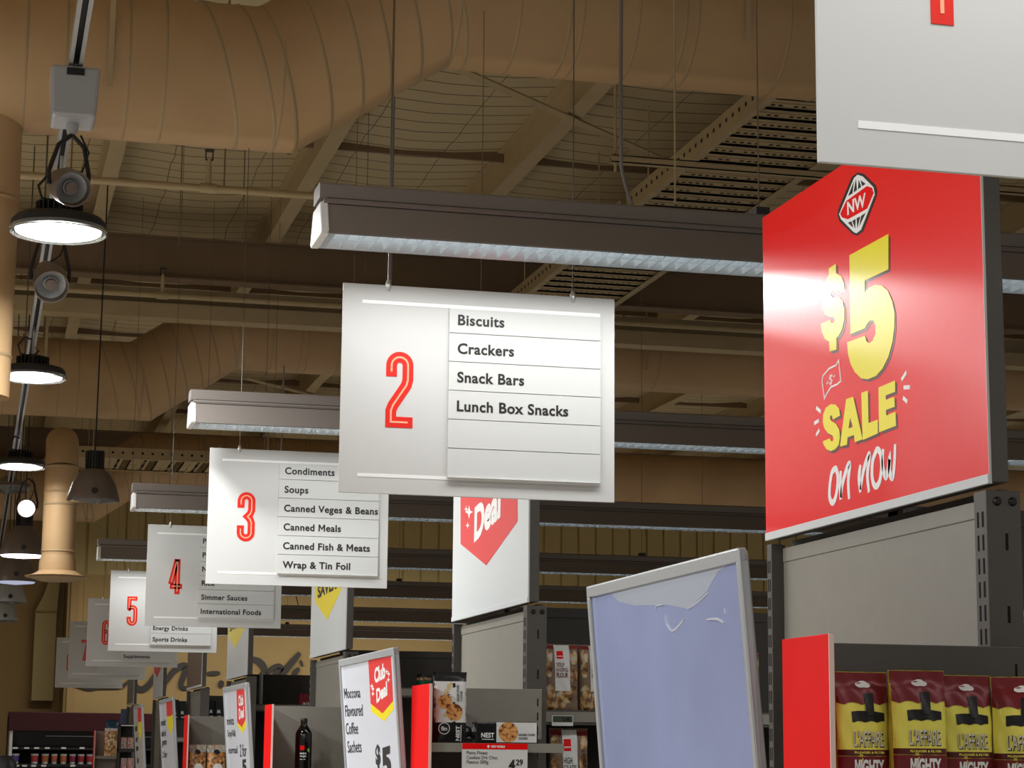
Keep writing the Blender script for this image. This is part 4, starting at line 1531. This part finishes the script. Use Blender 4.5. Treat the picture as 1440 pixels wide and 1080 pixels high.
# gold bags further along the nearest aisle run (right edge)
M_gfoil = blend_mat('gold_and_black_foil', [(40, 34, 16), (150, 128, 40), (214, 196, 92)], 14, .25, bump=.4)
B = Bag(.13, .07, .26, .93)
yy = ym1-.25
q = at(1436, 900, Y=yy)
t = thing('gold_foil_bag', 'gold and black foil bag on the aisle shelf at the right edge', 'bag', (q.x+.03, yy, 1.62), -.1)
B.body().build('bag', M_gfoil, t, local=True, smooth=60)
B.patch(-.97, .97, .9, .99, .001).build('top_seal', M_cgold, t, local=True)
B.patch(-.8, .8, .25, .6, .001).build('front_label', M_black, t, local=True)

# cookie packs on the second rack
M_cookie = blend_mat('baked_cookie', [(96, 52, 20), (196, 124, 58), (226, 164, 92)], 90, .7, (.38, .55), bump=.6)
M_blackp = mat('black_pack_film', (24, 23, 24), .3, bump=.5, bscale=24)
M_packw = mat('white_pack_film', (226, 226, 224), .35)
H = at(632, 945, Y=6.52).z-z2
Wp = at(655, 1000, Y=6.52).x-at(608, 1000, Y=6.52).x
B = Bag(Wp, .06, H, .93)
t = thing('cookie_pack', 'upright black and white cookie pack standing on the second rack shelf', 'cookie pack', (at(632, 1000, Y=6.52).x, 6.52, z2), -.02)
B.body().build('pack', M_blackp, t, local=True, smooth=60)
B.patch(-.985, .985, .285, .865, .0008).build('white_panel', M_packw, t, local=True, smooth=60)
for (cu, ct, r_) in ((-.38, .575, .42), (.20, .43, .50)):
    B.blob(cu, ct, r_, r_*Wp/2/H, .0016, 28, .03).build('cookie_picture', M_cookie, t, local=True)
k = MB()
for (cu, ct, r_) in ((-.28, .72, .14), (-.12, .79, .14), (.02, .83, .1), (-.36, .39, .12), (-.05, .64, .1)):
    q = B.blob(cu, ct, r_, r_*Wp/2/H*1.3, .0012, 10, .2); k.add(q.v, q.f)
k.build('ginger_pieces', mat('pale_ginger', (214, 192, 140), .6), t, local=True)
w = MB()
B.words(w, 'GINGER CHUNK', .34, .5, .58, .82, .02, rot=True)
B.words(w, 'COOKIES', .56, .7, .58, .73, .02, rot=True)
w.build('flavour_lettering', M_ink, t, local=True)
w = MB()
B.words(w, 'NEST', .28, .52, .03, .24, .03, rot=True)
n = 26
ring = []
for k in range(n):
    a = 2*math.pi*k/n
    for rr in (.30, .34):
        ring.append(B.front(-.42+rr*math.cos(a), .20+rr*math.sin(a)*Wp/2/H, .0016))
w.add(ring, [(2*k, 2*k+1, (2*k+3) % (2*n), (2*k+2) % (2*n)) for k in range(n)])
B.words(w, 'fin', -.6, -.24, .17, .23, .02)
q = B.patch(.58, .62, .02, .25, .0018, 2, 6); w.add(q.v, q.f)
w.build('brand_print', M_white, t, local=True)

# cookie pack lying down
x0_, x1_ = at(655, 1030, Y=6.50).x, at(762, 1030, Y=6.50).x
hh = at(700, 1014, Y=6.50).z-z2
t = thing('cookie_pack', 'cookie pack lying on its side beside the upright one, above the price ticket', 'cookie pack', (x0_, 6.50, z2))
Lp = x1_-x0_
bm_ = MB().box(.03, Lp-.012, 0, .055, .001, hh-.002)
bm_.build('pack', M_blackp, t, local=True, bevel=.006)
pl = Plane((0, -.0005, 0), X3, Z3)
MB().prism(pl, [(Lp*.40, .003), (Lp*.93, .003), (Lp*.93, hh-.004), (Lp*.40, hh-.004)], -.003, .0008).build('white_panel', M_packw, t, local=True)
MB().prism(pl, arc(Lp*.555, hh*.5, hh*.46, 0, 345, 22), .0008, .0014).build('cookie_picture', M_cookie, t, local=True)
w = MB()
text(w, pl, 'GINGER CHUNK', Lp*.69, hh*.34, hh*.10, width=Lp*.22, off=.0016, bold=.02)
text(w, pl, 'COOKIES', Lp*.69, hh*.18, hh*.10, width=Lp*.12, off=.0016, bold=.02)
w.build('flavour_lettering', M_ink, t, local=True)
w = MB()
text(w, pl, 'NEST', Lp*.20, hh*.26, hh*.2, width=Lp*.17, off=.0016, bold=.03)
w.prism(pl, [(Lp*.21, hh*.16), (Lp*.37, hh*.16), (Lp*.37, hh*.19), (Lp*.21, hh*.19)], 0, .0014)
w.build('brand_print', M_white, t, local=True)
MB().tube([(.032, .027, hh*.5), (.018, .027, hh*.52), (.0, .027, hh*.5)], [hh*.42, hh*.22, hh*.36], 12).build('twisted_end', M_blackp, t, local=True)

# price ticket on the shelf edge
YT = 6.444
pl = Plane((0, YT, 0), X3, Z3)
a, b = at(650, 1045, Y=YT), at(742, 1045, Y=YT)
hT = .105
t = thing('price_ticket', 'white shelf price ticket with red top strip showing 4 29', 'price ticket', (a.x, YT, a.z-hT))
MB().box(a.x, b.x, YT, YT+.003, a.z-hT, a.z).build('card', mat('ticket_white', (212, 212, 210), .4), t)
pl = Plane((a.x, YT, a.z-hT), X3, Z3)
W = b.x-a.x
MB().prism(pl, [(0, hT-.018), (W, hT-.018), (W, hT), (0, hT)], 0, .0006).build('red_strip', M_wredp, t)
w = MB()
text(w, pl, 'NEW WORLD', W*.44, hT-.0125, .006, width=W*.21, off=.0012, bold=.04)
w.prism(pl, [(W*.375, hT-.0095), (W*.395, hT-.0045), (W*.42, hT-.0085), (W*.40, hT-.0145)], 0, .0012)
w.build('strip_lettering', M_white, t)
w = MB()
for s, v_, wd in (('Pams Finest', .70, .32), ('Cookies Drk Choc', .565, .47), ('Peanut 300g', .435, .33)):
    text(w, pl, s, W*.07, hT*v_-.002, .0098, width=W*wd, off=.0008, bold=.004)
text(w, pl, '4', W*.71, hT*.235, .030, width=W*.10, off=.0008, bold=.04)
text(w, pl, '29', W*.82, hT*.38, .0165, width=W*.11, off=.0008, bold=.03)
text(w, pl, 'ea', W*.83, hT*.235, .006, width=W*.055, off=.0008, bold=.03)
text(w, pl, '1.43 per 100g', W*.76, hT*.13, .005, width=W*.17, off=.0008, bold=.01)
w.build('ticket_lettering', M_ink, t)

# flour bags on the second aisle run
M_food = blend_mat('food_photograph', [(60, 42, 26), (150, 104, 58), (206, 170, 110), (196, 186, 166)], 34, .4, (.36, .64))
M_foodd = mat('slate_photo', (126, 104, 86), .5, noise=.25, nscale=30)


def flour_bag(label, loc, w, h, lines, accent, food, ribbon_u=(-.42, .46)):
    t = thing('flour_bag', label, 'flour bag', loc, 0, 'paper flour bags')
    B = Bag(w, .06, h, .965, .05)
    B.body().build('bag', M_foodd, t, local=True, smooth=60)
    for (cu, ct, ru, rt) in food:
        B.blob(cu, ct, ru, rt, .0011, 22, .06).build('food_picture', M_food, t, local=True)
    B.patch(ribbon_u[0], ribbon_u[1], .30, .985, .0016, 10, 14).build('white_ribbon', M_packw, t, local=True, smooth=60)
    B.patch(-.97, ribbon_u[0]-.01, .93, .985, .0012, 4, 3).build('top_fold', mat('dull_red_fold', (132, 40, 34), .5), t, local=True)
    B.patch(ribbon_u[1]+.01, .97, .93, .985, .0012, 4, 3).build('top_fold', MATS['dull_red_fold'], t, local=True)
    m_ = (ribbon_u[0]+ribbon_u[1])/2
    B.patch(m_-.32, m_+.06, .78, .895, .0022, 4, 4).build('red_badge', M_wredp, t, local=True)
    wd = MB()
    B.words(wd, 'pams', m_-.29, m_+.03, .80, .825, .02, .0032)
    wd.build('badge_lettering', M_white, t, local=True)
    wd = MB()
    t0 = .72
    for j, s in enumerate(lines):
        hh_ = .075 if j == len(lines)-1 else .062
        B.words(wd, s, m_-.36, m_+(.32 if j else .10), t0-hh_, t0, .03 if j == len(lines)-1 else .012, .0028)
        t0 -= hh_+.012
    wd.build('name_lettering', accent, t, local=True)
    return t


yF = ym2-.34
xa, xb = at(763, 960, Y=yF).x, at(812, 960, Y=yF).x
hF = at(790, 906, Y=yF).z-z_fl
M_acr = mat('rust_lettering', (120, 52, 40), .5)
M_acg = mat('green_lettering', (52, 88, 58), .5)
foodA = [(.15, .22, .5, .10), (-.15, .12, .4, .08), (-.72, .82, .2, .1), (.72, .80, .24, .11), (.70, .55, .27, .12), (-.70, .25, .30, .14), (-.62, .10, .32, .10), (.45, .33, .45, .06), (-.75, .62, .18, .12)]
flour_bag('self raising flour bag beside the second end unit, on the top shelf', ((xa+xb)/2, yF, z_fl), xb-xa, hF, ['SELF', 'RAISING', 'FLOUR'], M_acr, foodA)
xc = (xb-xa)*1.04
flour_bag('self raising flour bag half hidden behind the blue film poster frame', ((xa+xb)/2+xc, yF+.01, z_fl), xb-xa, hF, ['SELF', 'RAISING', 'FLOUR'], M_acr, foodA)
for k_ in (5,):
    flour_bag('self raising flour bag seen right of the blue film poster frame', (at(1052, 940, Y=yF).x-.02, yF+.005, z_fl), xb-xa, hF*.93, ['SELF', 'RAISING', 'FLOUR'], M_acr, foodA)
yG = ym2-.36
xa, xb = at(772, 1060, Y=yG).x, at(826, 1060, Y=yG).x
zg = z_fl-.40
hG = at(795, 1024, Y=yG).z-zg
foodB = [(-.72, .86, .24, .08), (.75, .85, .22, .08), (.75, .66, .24, .10), (-.8, .62, .2, .10)]
flour_bag('high grade flour bag on the shelf below the self raising flour', ((xa+xb)/2, yG, zg), xb-xa, hG, ['HIGH', 'GRADE', 'FLOUR'], M_acg, foodB, (-.38, .40))
# electronic shelf label
yL = ym2-.412
a, b = at(776, 1006, Y=yL), at(806, 1021, Y=yL)
t = thing('shelf_label', 'small electronic shelf label with grey screen under the flour bags', 'price label', (a.x, yL, b.z))
MB().box(a.x, b.x, yL, yL+.0015, b.z, a.z).build('case', M_packw, t, bevel=.0006)
pl = Plane((a.x, yL, b.z), X3, Z3)
W, Hh = b.x-a.x, a.z-b.z
MB().prism(pl, [(W*.05, Hh*.35), (W*.97, Hh*.35), (W*.97, Hh*.95), (W*.05, Hh*.95)], 0, .0006).build('screen', mat('lcd_grey_green', (74, 84, 72), .3), t)
w = MB()
text(w, pl, '2.48', W*.5, Hh*.45, Hh*.38, width=W*.35, off=.0012, bold=.03)
w.build('digits', M_black, t)

# jar on the third run, seen over the second red panel
yJ = ym3-.30
zj = at(595, 968, Y=10.5).z
a, b = at(586, 960, Y=yJ), at(607, 960, Y=yJ)
r_ = (b.x-a.x)/2
t = thing('jar', 'squat jar with dark lid and green label, behind the second red panel', 'jar', (a.x+r_, yJ, zj))
hj = at(595, 948, Y=yJ).z-zj
MB().lathe((0, 0, 0), [(.001, 0), (r_*.9, 0), (r_, .006), (r_, hj*.72), (r_*.9, hj*.8), (.001, hj*.8)], 28).build('body', blend_mat('relish_glass', [(92, 60, 36), (168, 132, 90), (196, 176, 140)], 60), t, local=True, smooth=30)
MB().lathe((0, 0, 0), [(.001, hj), (r_*.96, hj), (r_*.98, hj*.97), (r_*.98, hj*.78), (.001, hj*.78)], 28).build('lid', M_lampb, t, local=True, smooth=30)
MB().lathe((0, 0, 0), [(r_*1.005, hj*.22), (r_*1.005, hj*.58)], 28).build('label_band', mat('jar_green_label', (34, 92, 62), .4), t, local=True, smooth=True)

# olive oil bottle on the third rack
yO = 10.05
a, b = at(415, 1050, Y=yO), at(438.5, 1050, Y=yO)
r_ = (b.x-a.x)/2
zo = at(420, 1100, Y=10.0).z
zt_ = at(427, 1010, Y=yO).z
hb_ = zt_-zo
t = thing('oil_bottle', 'dark green-black extra virgin olive oil bottle on the third rack', 'bottle', (a.x+r_, yO, zo))
MB().lathe((0, 0, 0), [(.001, 0), (r_*.96, 0), (r_, .008), (r_, hb_*.74), (r_*.93, hb_*.785), (r_*.62, hb_*.85), (r_*.40, hb_*.895), (r_*.36, hb_*.92)], 32).build('glass', mat('dark_glass', (14, 15, 13), .06, spec=.6), t, local=True, smooth=40)
MB().lathe((0, 0, 0), [(r_*.36, hb_*.915), (r_*.42, hb_*.93), (r_*.42, hb_*.985), (r_*.36, hb_), (.001, hb_)], 24).build('cap', M_lampb, t, local=True, smooth=40)


def on_cyl(mb, R, txt, x0, x1, z0, z1, bold, off=.0012):
    vs, fs, bb = text_mesh(txt, bold)
    out = []
    for x, y in vs:
        U = x0+(x1-x0)*(x-bb[0])/(bb[1]-bb[0])
        out.append(Vector((R*math.sin(U/R)*1.0, -(R+off)*math.cos(U/R), z0+(z1-z0)*(y-bb[2])/(bb[3]-bb[2]))))
    mb.add(out, fs)


def cyl_patch(R, x0, x1, z0, z1, off=.0008, n=8):
    mb = MB()
    vs = []
    for i in range(n+1):
        U = x0+(x1-x0)*i/n
        for z in (z0, z1):
            vs.append(((R+off)*math.sin(U/R), -(R+off)*math.cos(U/R), z))
    return mb.add(vs, [(2*i, 2*i+2, 2*i+3, 2*i+1) for i in range(n)])


cyl_patch(r_, -r_*.55, -r_*.03, hb_*.50, hb_*.57).build('red_badge', M_wredp, t, local=True)
w = MB()
on_cyl(w, r_, 'extra', -r_*.58, r_*.22, hb_*.435, hb_*.465, .02)
on_cyl(w, r_, 'virgin', -r_*.58, r_*.22, hb_*.385, hb_*.42, .02)
on_cyl(w, r_, 'olive oil', -r_*.58, r_*.1, hb_*.35, hb_*.365, .02)
w.build('label_lettering', M_white, t, local=True)
k = MB()
n = 16
k.add([((r_+.0012)*math.sin(.48+.17*math.cos(2*math.pi*j/n)), -(r_+.0012)*math.cos(.48+.17*math.cos(2*math.pi*j/n)), hb_*.50+.009*math.sin(2*math.pi*j/n)) for j in range(n)], [tuple(range(n))])
k.build('olive_picture', mat('olive_green', (150, 178, 84), .5), t, local=True)

# cashew bags on the fourth rack
M_nut = blend_mat('roasted_cashews', [(88, 50, 22), (196, 130, 66), (224, 168, 100)], 60, .35, (.1, .9), vor=True, coat=.6, bump=.6)
M_bagclear = mat('clear_wrinkled_film', (176, 172, 164), .12, .1, bump=.9, bscale=40, coat=.6)
yN = 13.85
first = None
zs_ = at(290, 1100, Y=13.8).z
for j, (xa, xb, lab) in enumerate(((264.5, 290, 'cashew bag next to the red panel on the fourth rack'), (291, 318, 'cashew bag beside the slanted poster on the fourth rack'))):
    xw = at(xb, 1060, Y=yN).x-at(xa, 1060, Y=yN).x
    hN = at(280, 1047, Y=yN).z-zs_
    B = Bag(xw, .06, hN, .9)
    t = thing('nut_bag', lab, 'nut bag', ((at(xa, 1060, Y=yN).x+at(xb, 1060, Y=yN).x)/2, yN+.01*j, zs_), 0, 'clear bags of cashews')
    B.body().build('bag', M_nut, t, local=True, smooth=60)
    B.patch(-.98, .98, .80, .99, .001).build('clear_top', M_bagclear, t, local=True, smooth=60)
    B.blob(.0, .80, .36, .07, .002).build('black_sticker', M_black, t, local=True)
    B.blob(.15, .37, .5, .13, .002).build('white_sticker', M_packw, t, local=True)

# dark red box and dark cartons on the fourth run
yR = ym4-.3
zs4 = at(420, 992, Y=14.4).z
a, b = at(421, 985, Y=yR), at(436, 976, Y=yR)
t = thing('dark_red_box', 'dark red box on the fourth aisle run, left of the third end unit', 'box', (a.x, yR, zs4))
MB().box(a.x, b.x, yR, yR+.06, zs4, b.z).build('carton', mat('dark_red_card', (120, 26, 34), .4), t, bevel=.001)
pl = Plane((a.x, yR, zs4), X3, Z3)
w = MB()
text(w, pl, 'JACK', .02, .004, .018, width=(b.x-a.x)*.75, off=.0012)
w.build('box_lettering', M_white, t)
p = at(368, 975, Y=ym4-.35)
tag(MB().tube([(p.x, ym4-.3, zs4), (p.x, ym4-.3, at(368, 946, Y=ym4-.3).z)], .013, 12).build('pole', M_alu, origin=(p.x, ym4-.3, zs4)), 'pale upright pole on the fourth aisle run, right of a header board', 'pole')
k_ = 0
for (x0_, x1_, yt_, lab, col, i_) in ((241, 252, 984, 'dark carton with white print, left of the brown header post', (30, 30, 32), 4),
                                     (252.5, 262, 986, 'dark green carton against the brown header post', (28, 42, 34), 4),
                                     (293, 302, 984, 'black carton just right of the brown header post', (26, 26, 28), 4),
                                     (303, 314, 986, 'black and white carton left of the third slanted poster', (44, 44, 46), 4)):
    Yc = ym5+.5 if x0_ < 270 else ym5-.3
    a, b = at(x0_, 1000, Y=Yc), at(x1_, yt_, Y=Yc)
    zb_ = 1.83
    t = thing('carton', lab, 'carton', (a.x, Yc, zb_))
    MB().box(a.x, b.x, Yc, Yc+.08, zb_, b.z).build('card', mat('carton_%d_%d_%d' % col, col, .4), t, bevel=.001)
    pl = Plane((a.x, Yc, zb_), X3, Z3)
    w = MB()
    ww = b.x-a.x
    w.prism(pl, [(ww*.2, .05), (ww*.7, .05), (ww*.6, .075), (ww*.25, .075)], 0, .001)
    w.prism(pl, [(ww*.3, .02), (ww*.8, .02), (ww*.8, .028), (ww*.3, .028)], 0, .001)
    w.build('print_marks', M_packw, t)

# snack bags on the farthest rack, small cartons on the sixth run
M_pop = blend_mat('snack_mix_print', [(150, 96, 40), (214, 170, 110), (236, 214, 178)], 40, .4, (.2, .8), vor=True)
a, b = at(147, 1040, Y=21.85), at(166, 1024, Y=21.85)
zs6 = at(150, 1063, Y=21.9).z
B = Bag(b.x-a.x, .08, b.z-zs6, .92)
t = thing('snack_bag', 'tan snack mix bag on the farthest side rack', 'snack bag', ((a.x+b.x)/2, 21.87, zs6))
B.body().build('bag', M_pop, t, local=True, smooth=60)
B.patch(-.97, .97, .9, .99, .001).build('top_seal', M_packw, t, local=True)
a, b = at(146, 1027, Y=22.4), at(164, 1014, Y=22.4)
t = thing('blue_bag', 'blue crumpled bag on top of the farthest side rack', 'bag', ((a.x+b.x)/2, 22.1, at(146, 1026, Y=22.1).z-.01))
B = Bag(b.x-a.x, .1, .11, .8)
B.body().build('bag', mat('teal_blue_film', (36, 76, 96), .4, bump=.8, bscale=20), t, local=True, smooth=60)
B.patch(-.95, .95, .8, .98, .001).build('top_seal', mat('navy_film', (28, 52, 70), .4), t, local=True)
a, b = at(170, 1018, Y=21.2), at(178, 997, Y=21.2)
tag(MB().box(a.x, b.x, 21.2, 21.3, a.z, b.z).build('blue_board', mat('slate_blue', (66, 84, 116), .5), origin=(a.x, 21.2, a.z), bevel=.002), 'slate blue upright board beside the farthest header post', 'board')

t6 = thing('carton_shelf', 'narrow dark shelf of little cartons, left of the dim farthest poster', 'shelving', (at(166, 1080, Y=20.2).x, 20.2, 1.2))
a, b = at(166, 1080, Y=20.2), at(190, 1020, Y=20.2)
MB().box(a.x, b.x, 20.2, 20.5, 1.2, 1.215).box(a.x, a.x+.012, 20.2, 20.5, 1.2, b.z).box(a.x, b.x, 20.49, 20.5, 1.2, b.z).build('frame', M_dark, t6)
zA, zB = at(170, 1053, Y=20.2).z, at(170, 1092, Y=20.2).z
MB().box(a.x, b.x, 20.2, 20.5, b.z-.006, b.z).build('shelf', M_cap, t6)
for z in (zA, zB):
    MB().box(a.x, b.x, 20.19, 20.5, z-.03, z).build('shelf', M_dark, t6)
M_tea = blend_mat('busy_carton_print', [(70, 66, 60), (168, 160, 146), (150, 62, 58), (214, 208, 196)], 30, .5, (.3, .7))
row = 0
for z, yt_, nm in ((zA, 1037, 'upper'), (zB, 1066, 'lower')):
    for j in range(2):
        xa, xb = 170+j*9.6, 178.6+j*9.6
        a2, b2 = at(xa, yt_, Y=20.22), at(xb, yt_, Y=20.22)
        tag(MB().box(a2.x, b2.x, 20.22, 20.34, z+.001, a2.z).build('small_carton', M_tea, origin=(a2.x, 20.22, z), bevel=.002),
            '%s printed carton on the %s level of the narrow dark shelf' % (('left hand', 'right hand')[j], nm), 'carton', 'little cartons on the narrow shelf')

# ------------------------------------------------------------------ chiller case under the far wall
YC = 29.6
a, b = at(13, 1001, Y=YC), at(560, 1001, Y=YC)
xl, xr = a.x, 4.2
zt_ = a.z
zf = at(70, 1028, Y=YC).z
t = thing('chiller_case', 'open chiller case with maroon top along the far wall', 'fridge', (xl, YC, 0))
MB().box(xl, xr, YC, YC+.06, zf, zt_).box(xl, xr, YC+.06, YC+1.2, zt_-.05, zt_).build('fascia', M_maroon, t, bevel=.006)
MB().box(xl+.02, xl+.06, YC+.02, YC+1.2, 0, zf).build('side_wall', M_cap, t)
MB().box(xl, xr, YC+1.15, YC+1.2, 0, zt_-.05).build('back_wall', M_dark, t)
zs1, zs2 = at(60, 1051, Y=YC+.1).z, at(60, 1074.5, Y=YC+.1).z
cu = MB()
pv = None
for j in range(7):
    a_ = j/6*math.pi/2
    cu.box(xl+.06, xr, YC+.1+.12*math.sin(a_), YC+.13+.12*math.sin(a_), zf-.02-.18*(j/6), zf+.012-.18*(j/6))
cu.build('air_curtain', M_dark, t)
MB().tube([(xl+.5, YC+.12, zf-.065), (xl+2.2, YC+.12, zf-.065)], .006, 6).build('curtain_trim', M_alu, t)
for z in (zs1, zs2):
    MB().box(xl+.06, xr, YC+.1, YC+1.1, z-.012, z).box(xl+.06, xr, YC+.09, YC+.1, z-.03, z+.004).build('shelf', M_dark, t)
MB().box(xl, xr, YC-.02, YC+1.2, 0, .5).build('base', M_maroon, t)
lb = MB()
for x in (18, 34, 48, 63, 86, 112):
    q = at(x, 1052, Y=YC+.085)
    lb.box(q.x, q.x+.065, YC+.082, YC+.088, q.z-.01, q.z+.012)
for x in (20, 31, 44, 58, 99):
    q = at(x, 1077, Y=YC+.085)
    lb.box(q.x, q.x+.065, YC+.082, YC+.088, q.z-.01, q.z+.012)
lb.build('price_labels', M_packw, t)
POTS = [(16.5, 27.5, (104, 84, 176), 'purple tub, leftmost on the chiller shelf'), (43.5, 54.5, (222, 72, 78), 'red and white tub right of the empty gap in the chiller'),
        (58.5, 69, (226, 128, 74), 'orange tub, left of the three orange ones in the chiller'), (72, 81, (228, 132, 82), 'orange tub, middle of the three orange ones in the chiller'),
        (84.5, 94.5, (228, 136, 78), 'orange tub, right of the three orange ones in the chiller'), (97.5, 107, (176, 58, 100), 'dark pink tub between orange and red ones in the chiller'),
        (109, 119, (206, 58, 66), 'red tub right of the dark pink one in the chiller'), (121.5, 131, (216, 70, 74), 'red tub at the right end, cut by the dark rack')]
for xa, xb, col, lab in POTS:
    Yp = YC+.2
    a, b = at(xa, 1060, Y=Yp), at(xb, 1060, Y=Yp)
    r_ = (b.x-a.x)/2
    hp = at(60, 1060, Y=Yp).z-zs2
    t = thing('yoghurt_tub', lab, 'tub', (a.x+r_, Yp, zs2), 0, 'tubs on the chiller shelf')
    MB().lathe((0, 0, 0), [(.001, 0), (r_*.8, 0), (r_*.97, hp*.92), (.001, hp*.92)], 24).build('cup', M_packw, t, local=True, smooth=40)
    MB().lathe((0, 0, 0), [(r_*.86, hp*.22), (r_*.965, hp*.80)], 24).build('printed_band', mat('tub_%d_%d_%d' % col, col, .4), t, local=True, smooth=True)
    MB().lathe((0, 0, 0), [(.001, hp), (r_*.98, hp), (r_, hp*.97), (r_, hp*.9), (.001, hp*.9)], 24).build('lid', M_packw, t, local=True, smooth=40)
# dark rounded stand top at the lower left corner
q = at(6, 1078, Y=20.0)
tag(MB().lathe((q.x, 20.0, 0), [(.06, 0), (.06, q.z-.25), (.10, q.z-.12), (.115, q.z-.02), (.105, q.z+.05), (.06, q.z+.095), (.001, q.z+.10)], 28).build('black_stand', M_dark, origin=(q.x, 20.0, 0), smooth=40),
    'black round-topped stand at the bottom left corner, before the chiller', 'stand')

# ------------------------------------------------------------------ light
w = bpy.data.worlds.new('store_ambience')
SC.world = w
w.use_nodes = True
bg = w.node_tree.nodes['Background']
bg.inputs['Color'].default_value = (1.0, .97, .92, 1)
bg.inputs['Strength'].default_value = .26

for i, (y, pw) in enumerate(zip(FIX_Y, [12, 5, 26, 4, 26, 3, 2, 1.5])):
    pass
# lamps of the linear fixtures: fixture i throws its light on the face of sign i
for y, pw in zip(FIX_Y, [24, 33, 14, 3, 26, 80, 80, 70]):
    area('fixture_lamp', (FX0+FL/2+(1.6 if y > 18 else 0), y, FZ-.004), FL-.1, .15, pw, (1, 1, 1), 160)
# high bay lamps: three in view and the two nearer ones of the same row, above the frame
for p, pw in list(zip(LAMPS, (55, 10, 9)))+[(Vector((.25, 4.65, 3.6)), 5), (Vector((.25, .9, 3.6)), 30)]:
    area('high_bay_and_fill_light', (p.x, p.y, p.z-.02), .33, .33, pw, (.97, .99, 1), 172, 'DISK')

# unseen fill discs added left of the frame to brighten walkway-facing sides
for y, pw in ((1.0, 20), (4.5, 150), (8.0, 190), (10.6, 130), (15, 55), (19, 55), (23, 40)):
    area('high_bay_and_fill_light', (-2.6, y, 3.7), .33, .33, pw, (.97, .99, 1), 172, 'DISK')
# added fill spots, out of view, that brighten the big sale board
for y in (3.1, 4.3):
    l = bpy.data.lights.new('board_fill_spot', 'SPOT')
    l.energy = 65
    l.spot_size = math.radians(30)
    l.spot_blend = .9
    l.shadow_soft_size = .06
    o = bpy.data.objects.new('board_fill_spot', l)
    COL.objects.link(o)
    o.location = (-2.2, y, 3.8)
    o.rotation_euler = (Vector((1.75, 4.05, 2.55))-Vector((-2.2, y, 3.8))).to_track_quat('-Z', 'Y').to_euler()
# strip lamp over the counter along the far wall
area('counter_lamp', (4.0, 28.9, 3.4), 6.5, .15, 62, (1, .96, .9), 170, rot=(math.radians(35), 0, 0))

vs = SC.view_settings
SC.display_settings.display_device = 'sRGB'
vs.view_transform = 'Standard'
vs.look = 'None'
vs.gamma = 1
vs.use_curve_mapping = False
vs.exposure = 0.0
SC.cycles.max_bounces = 6
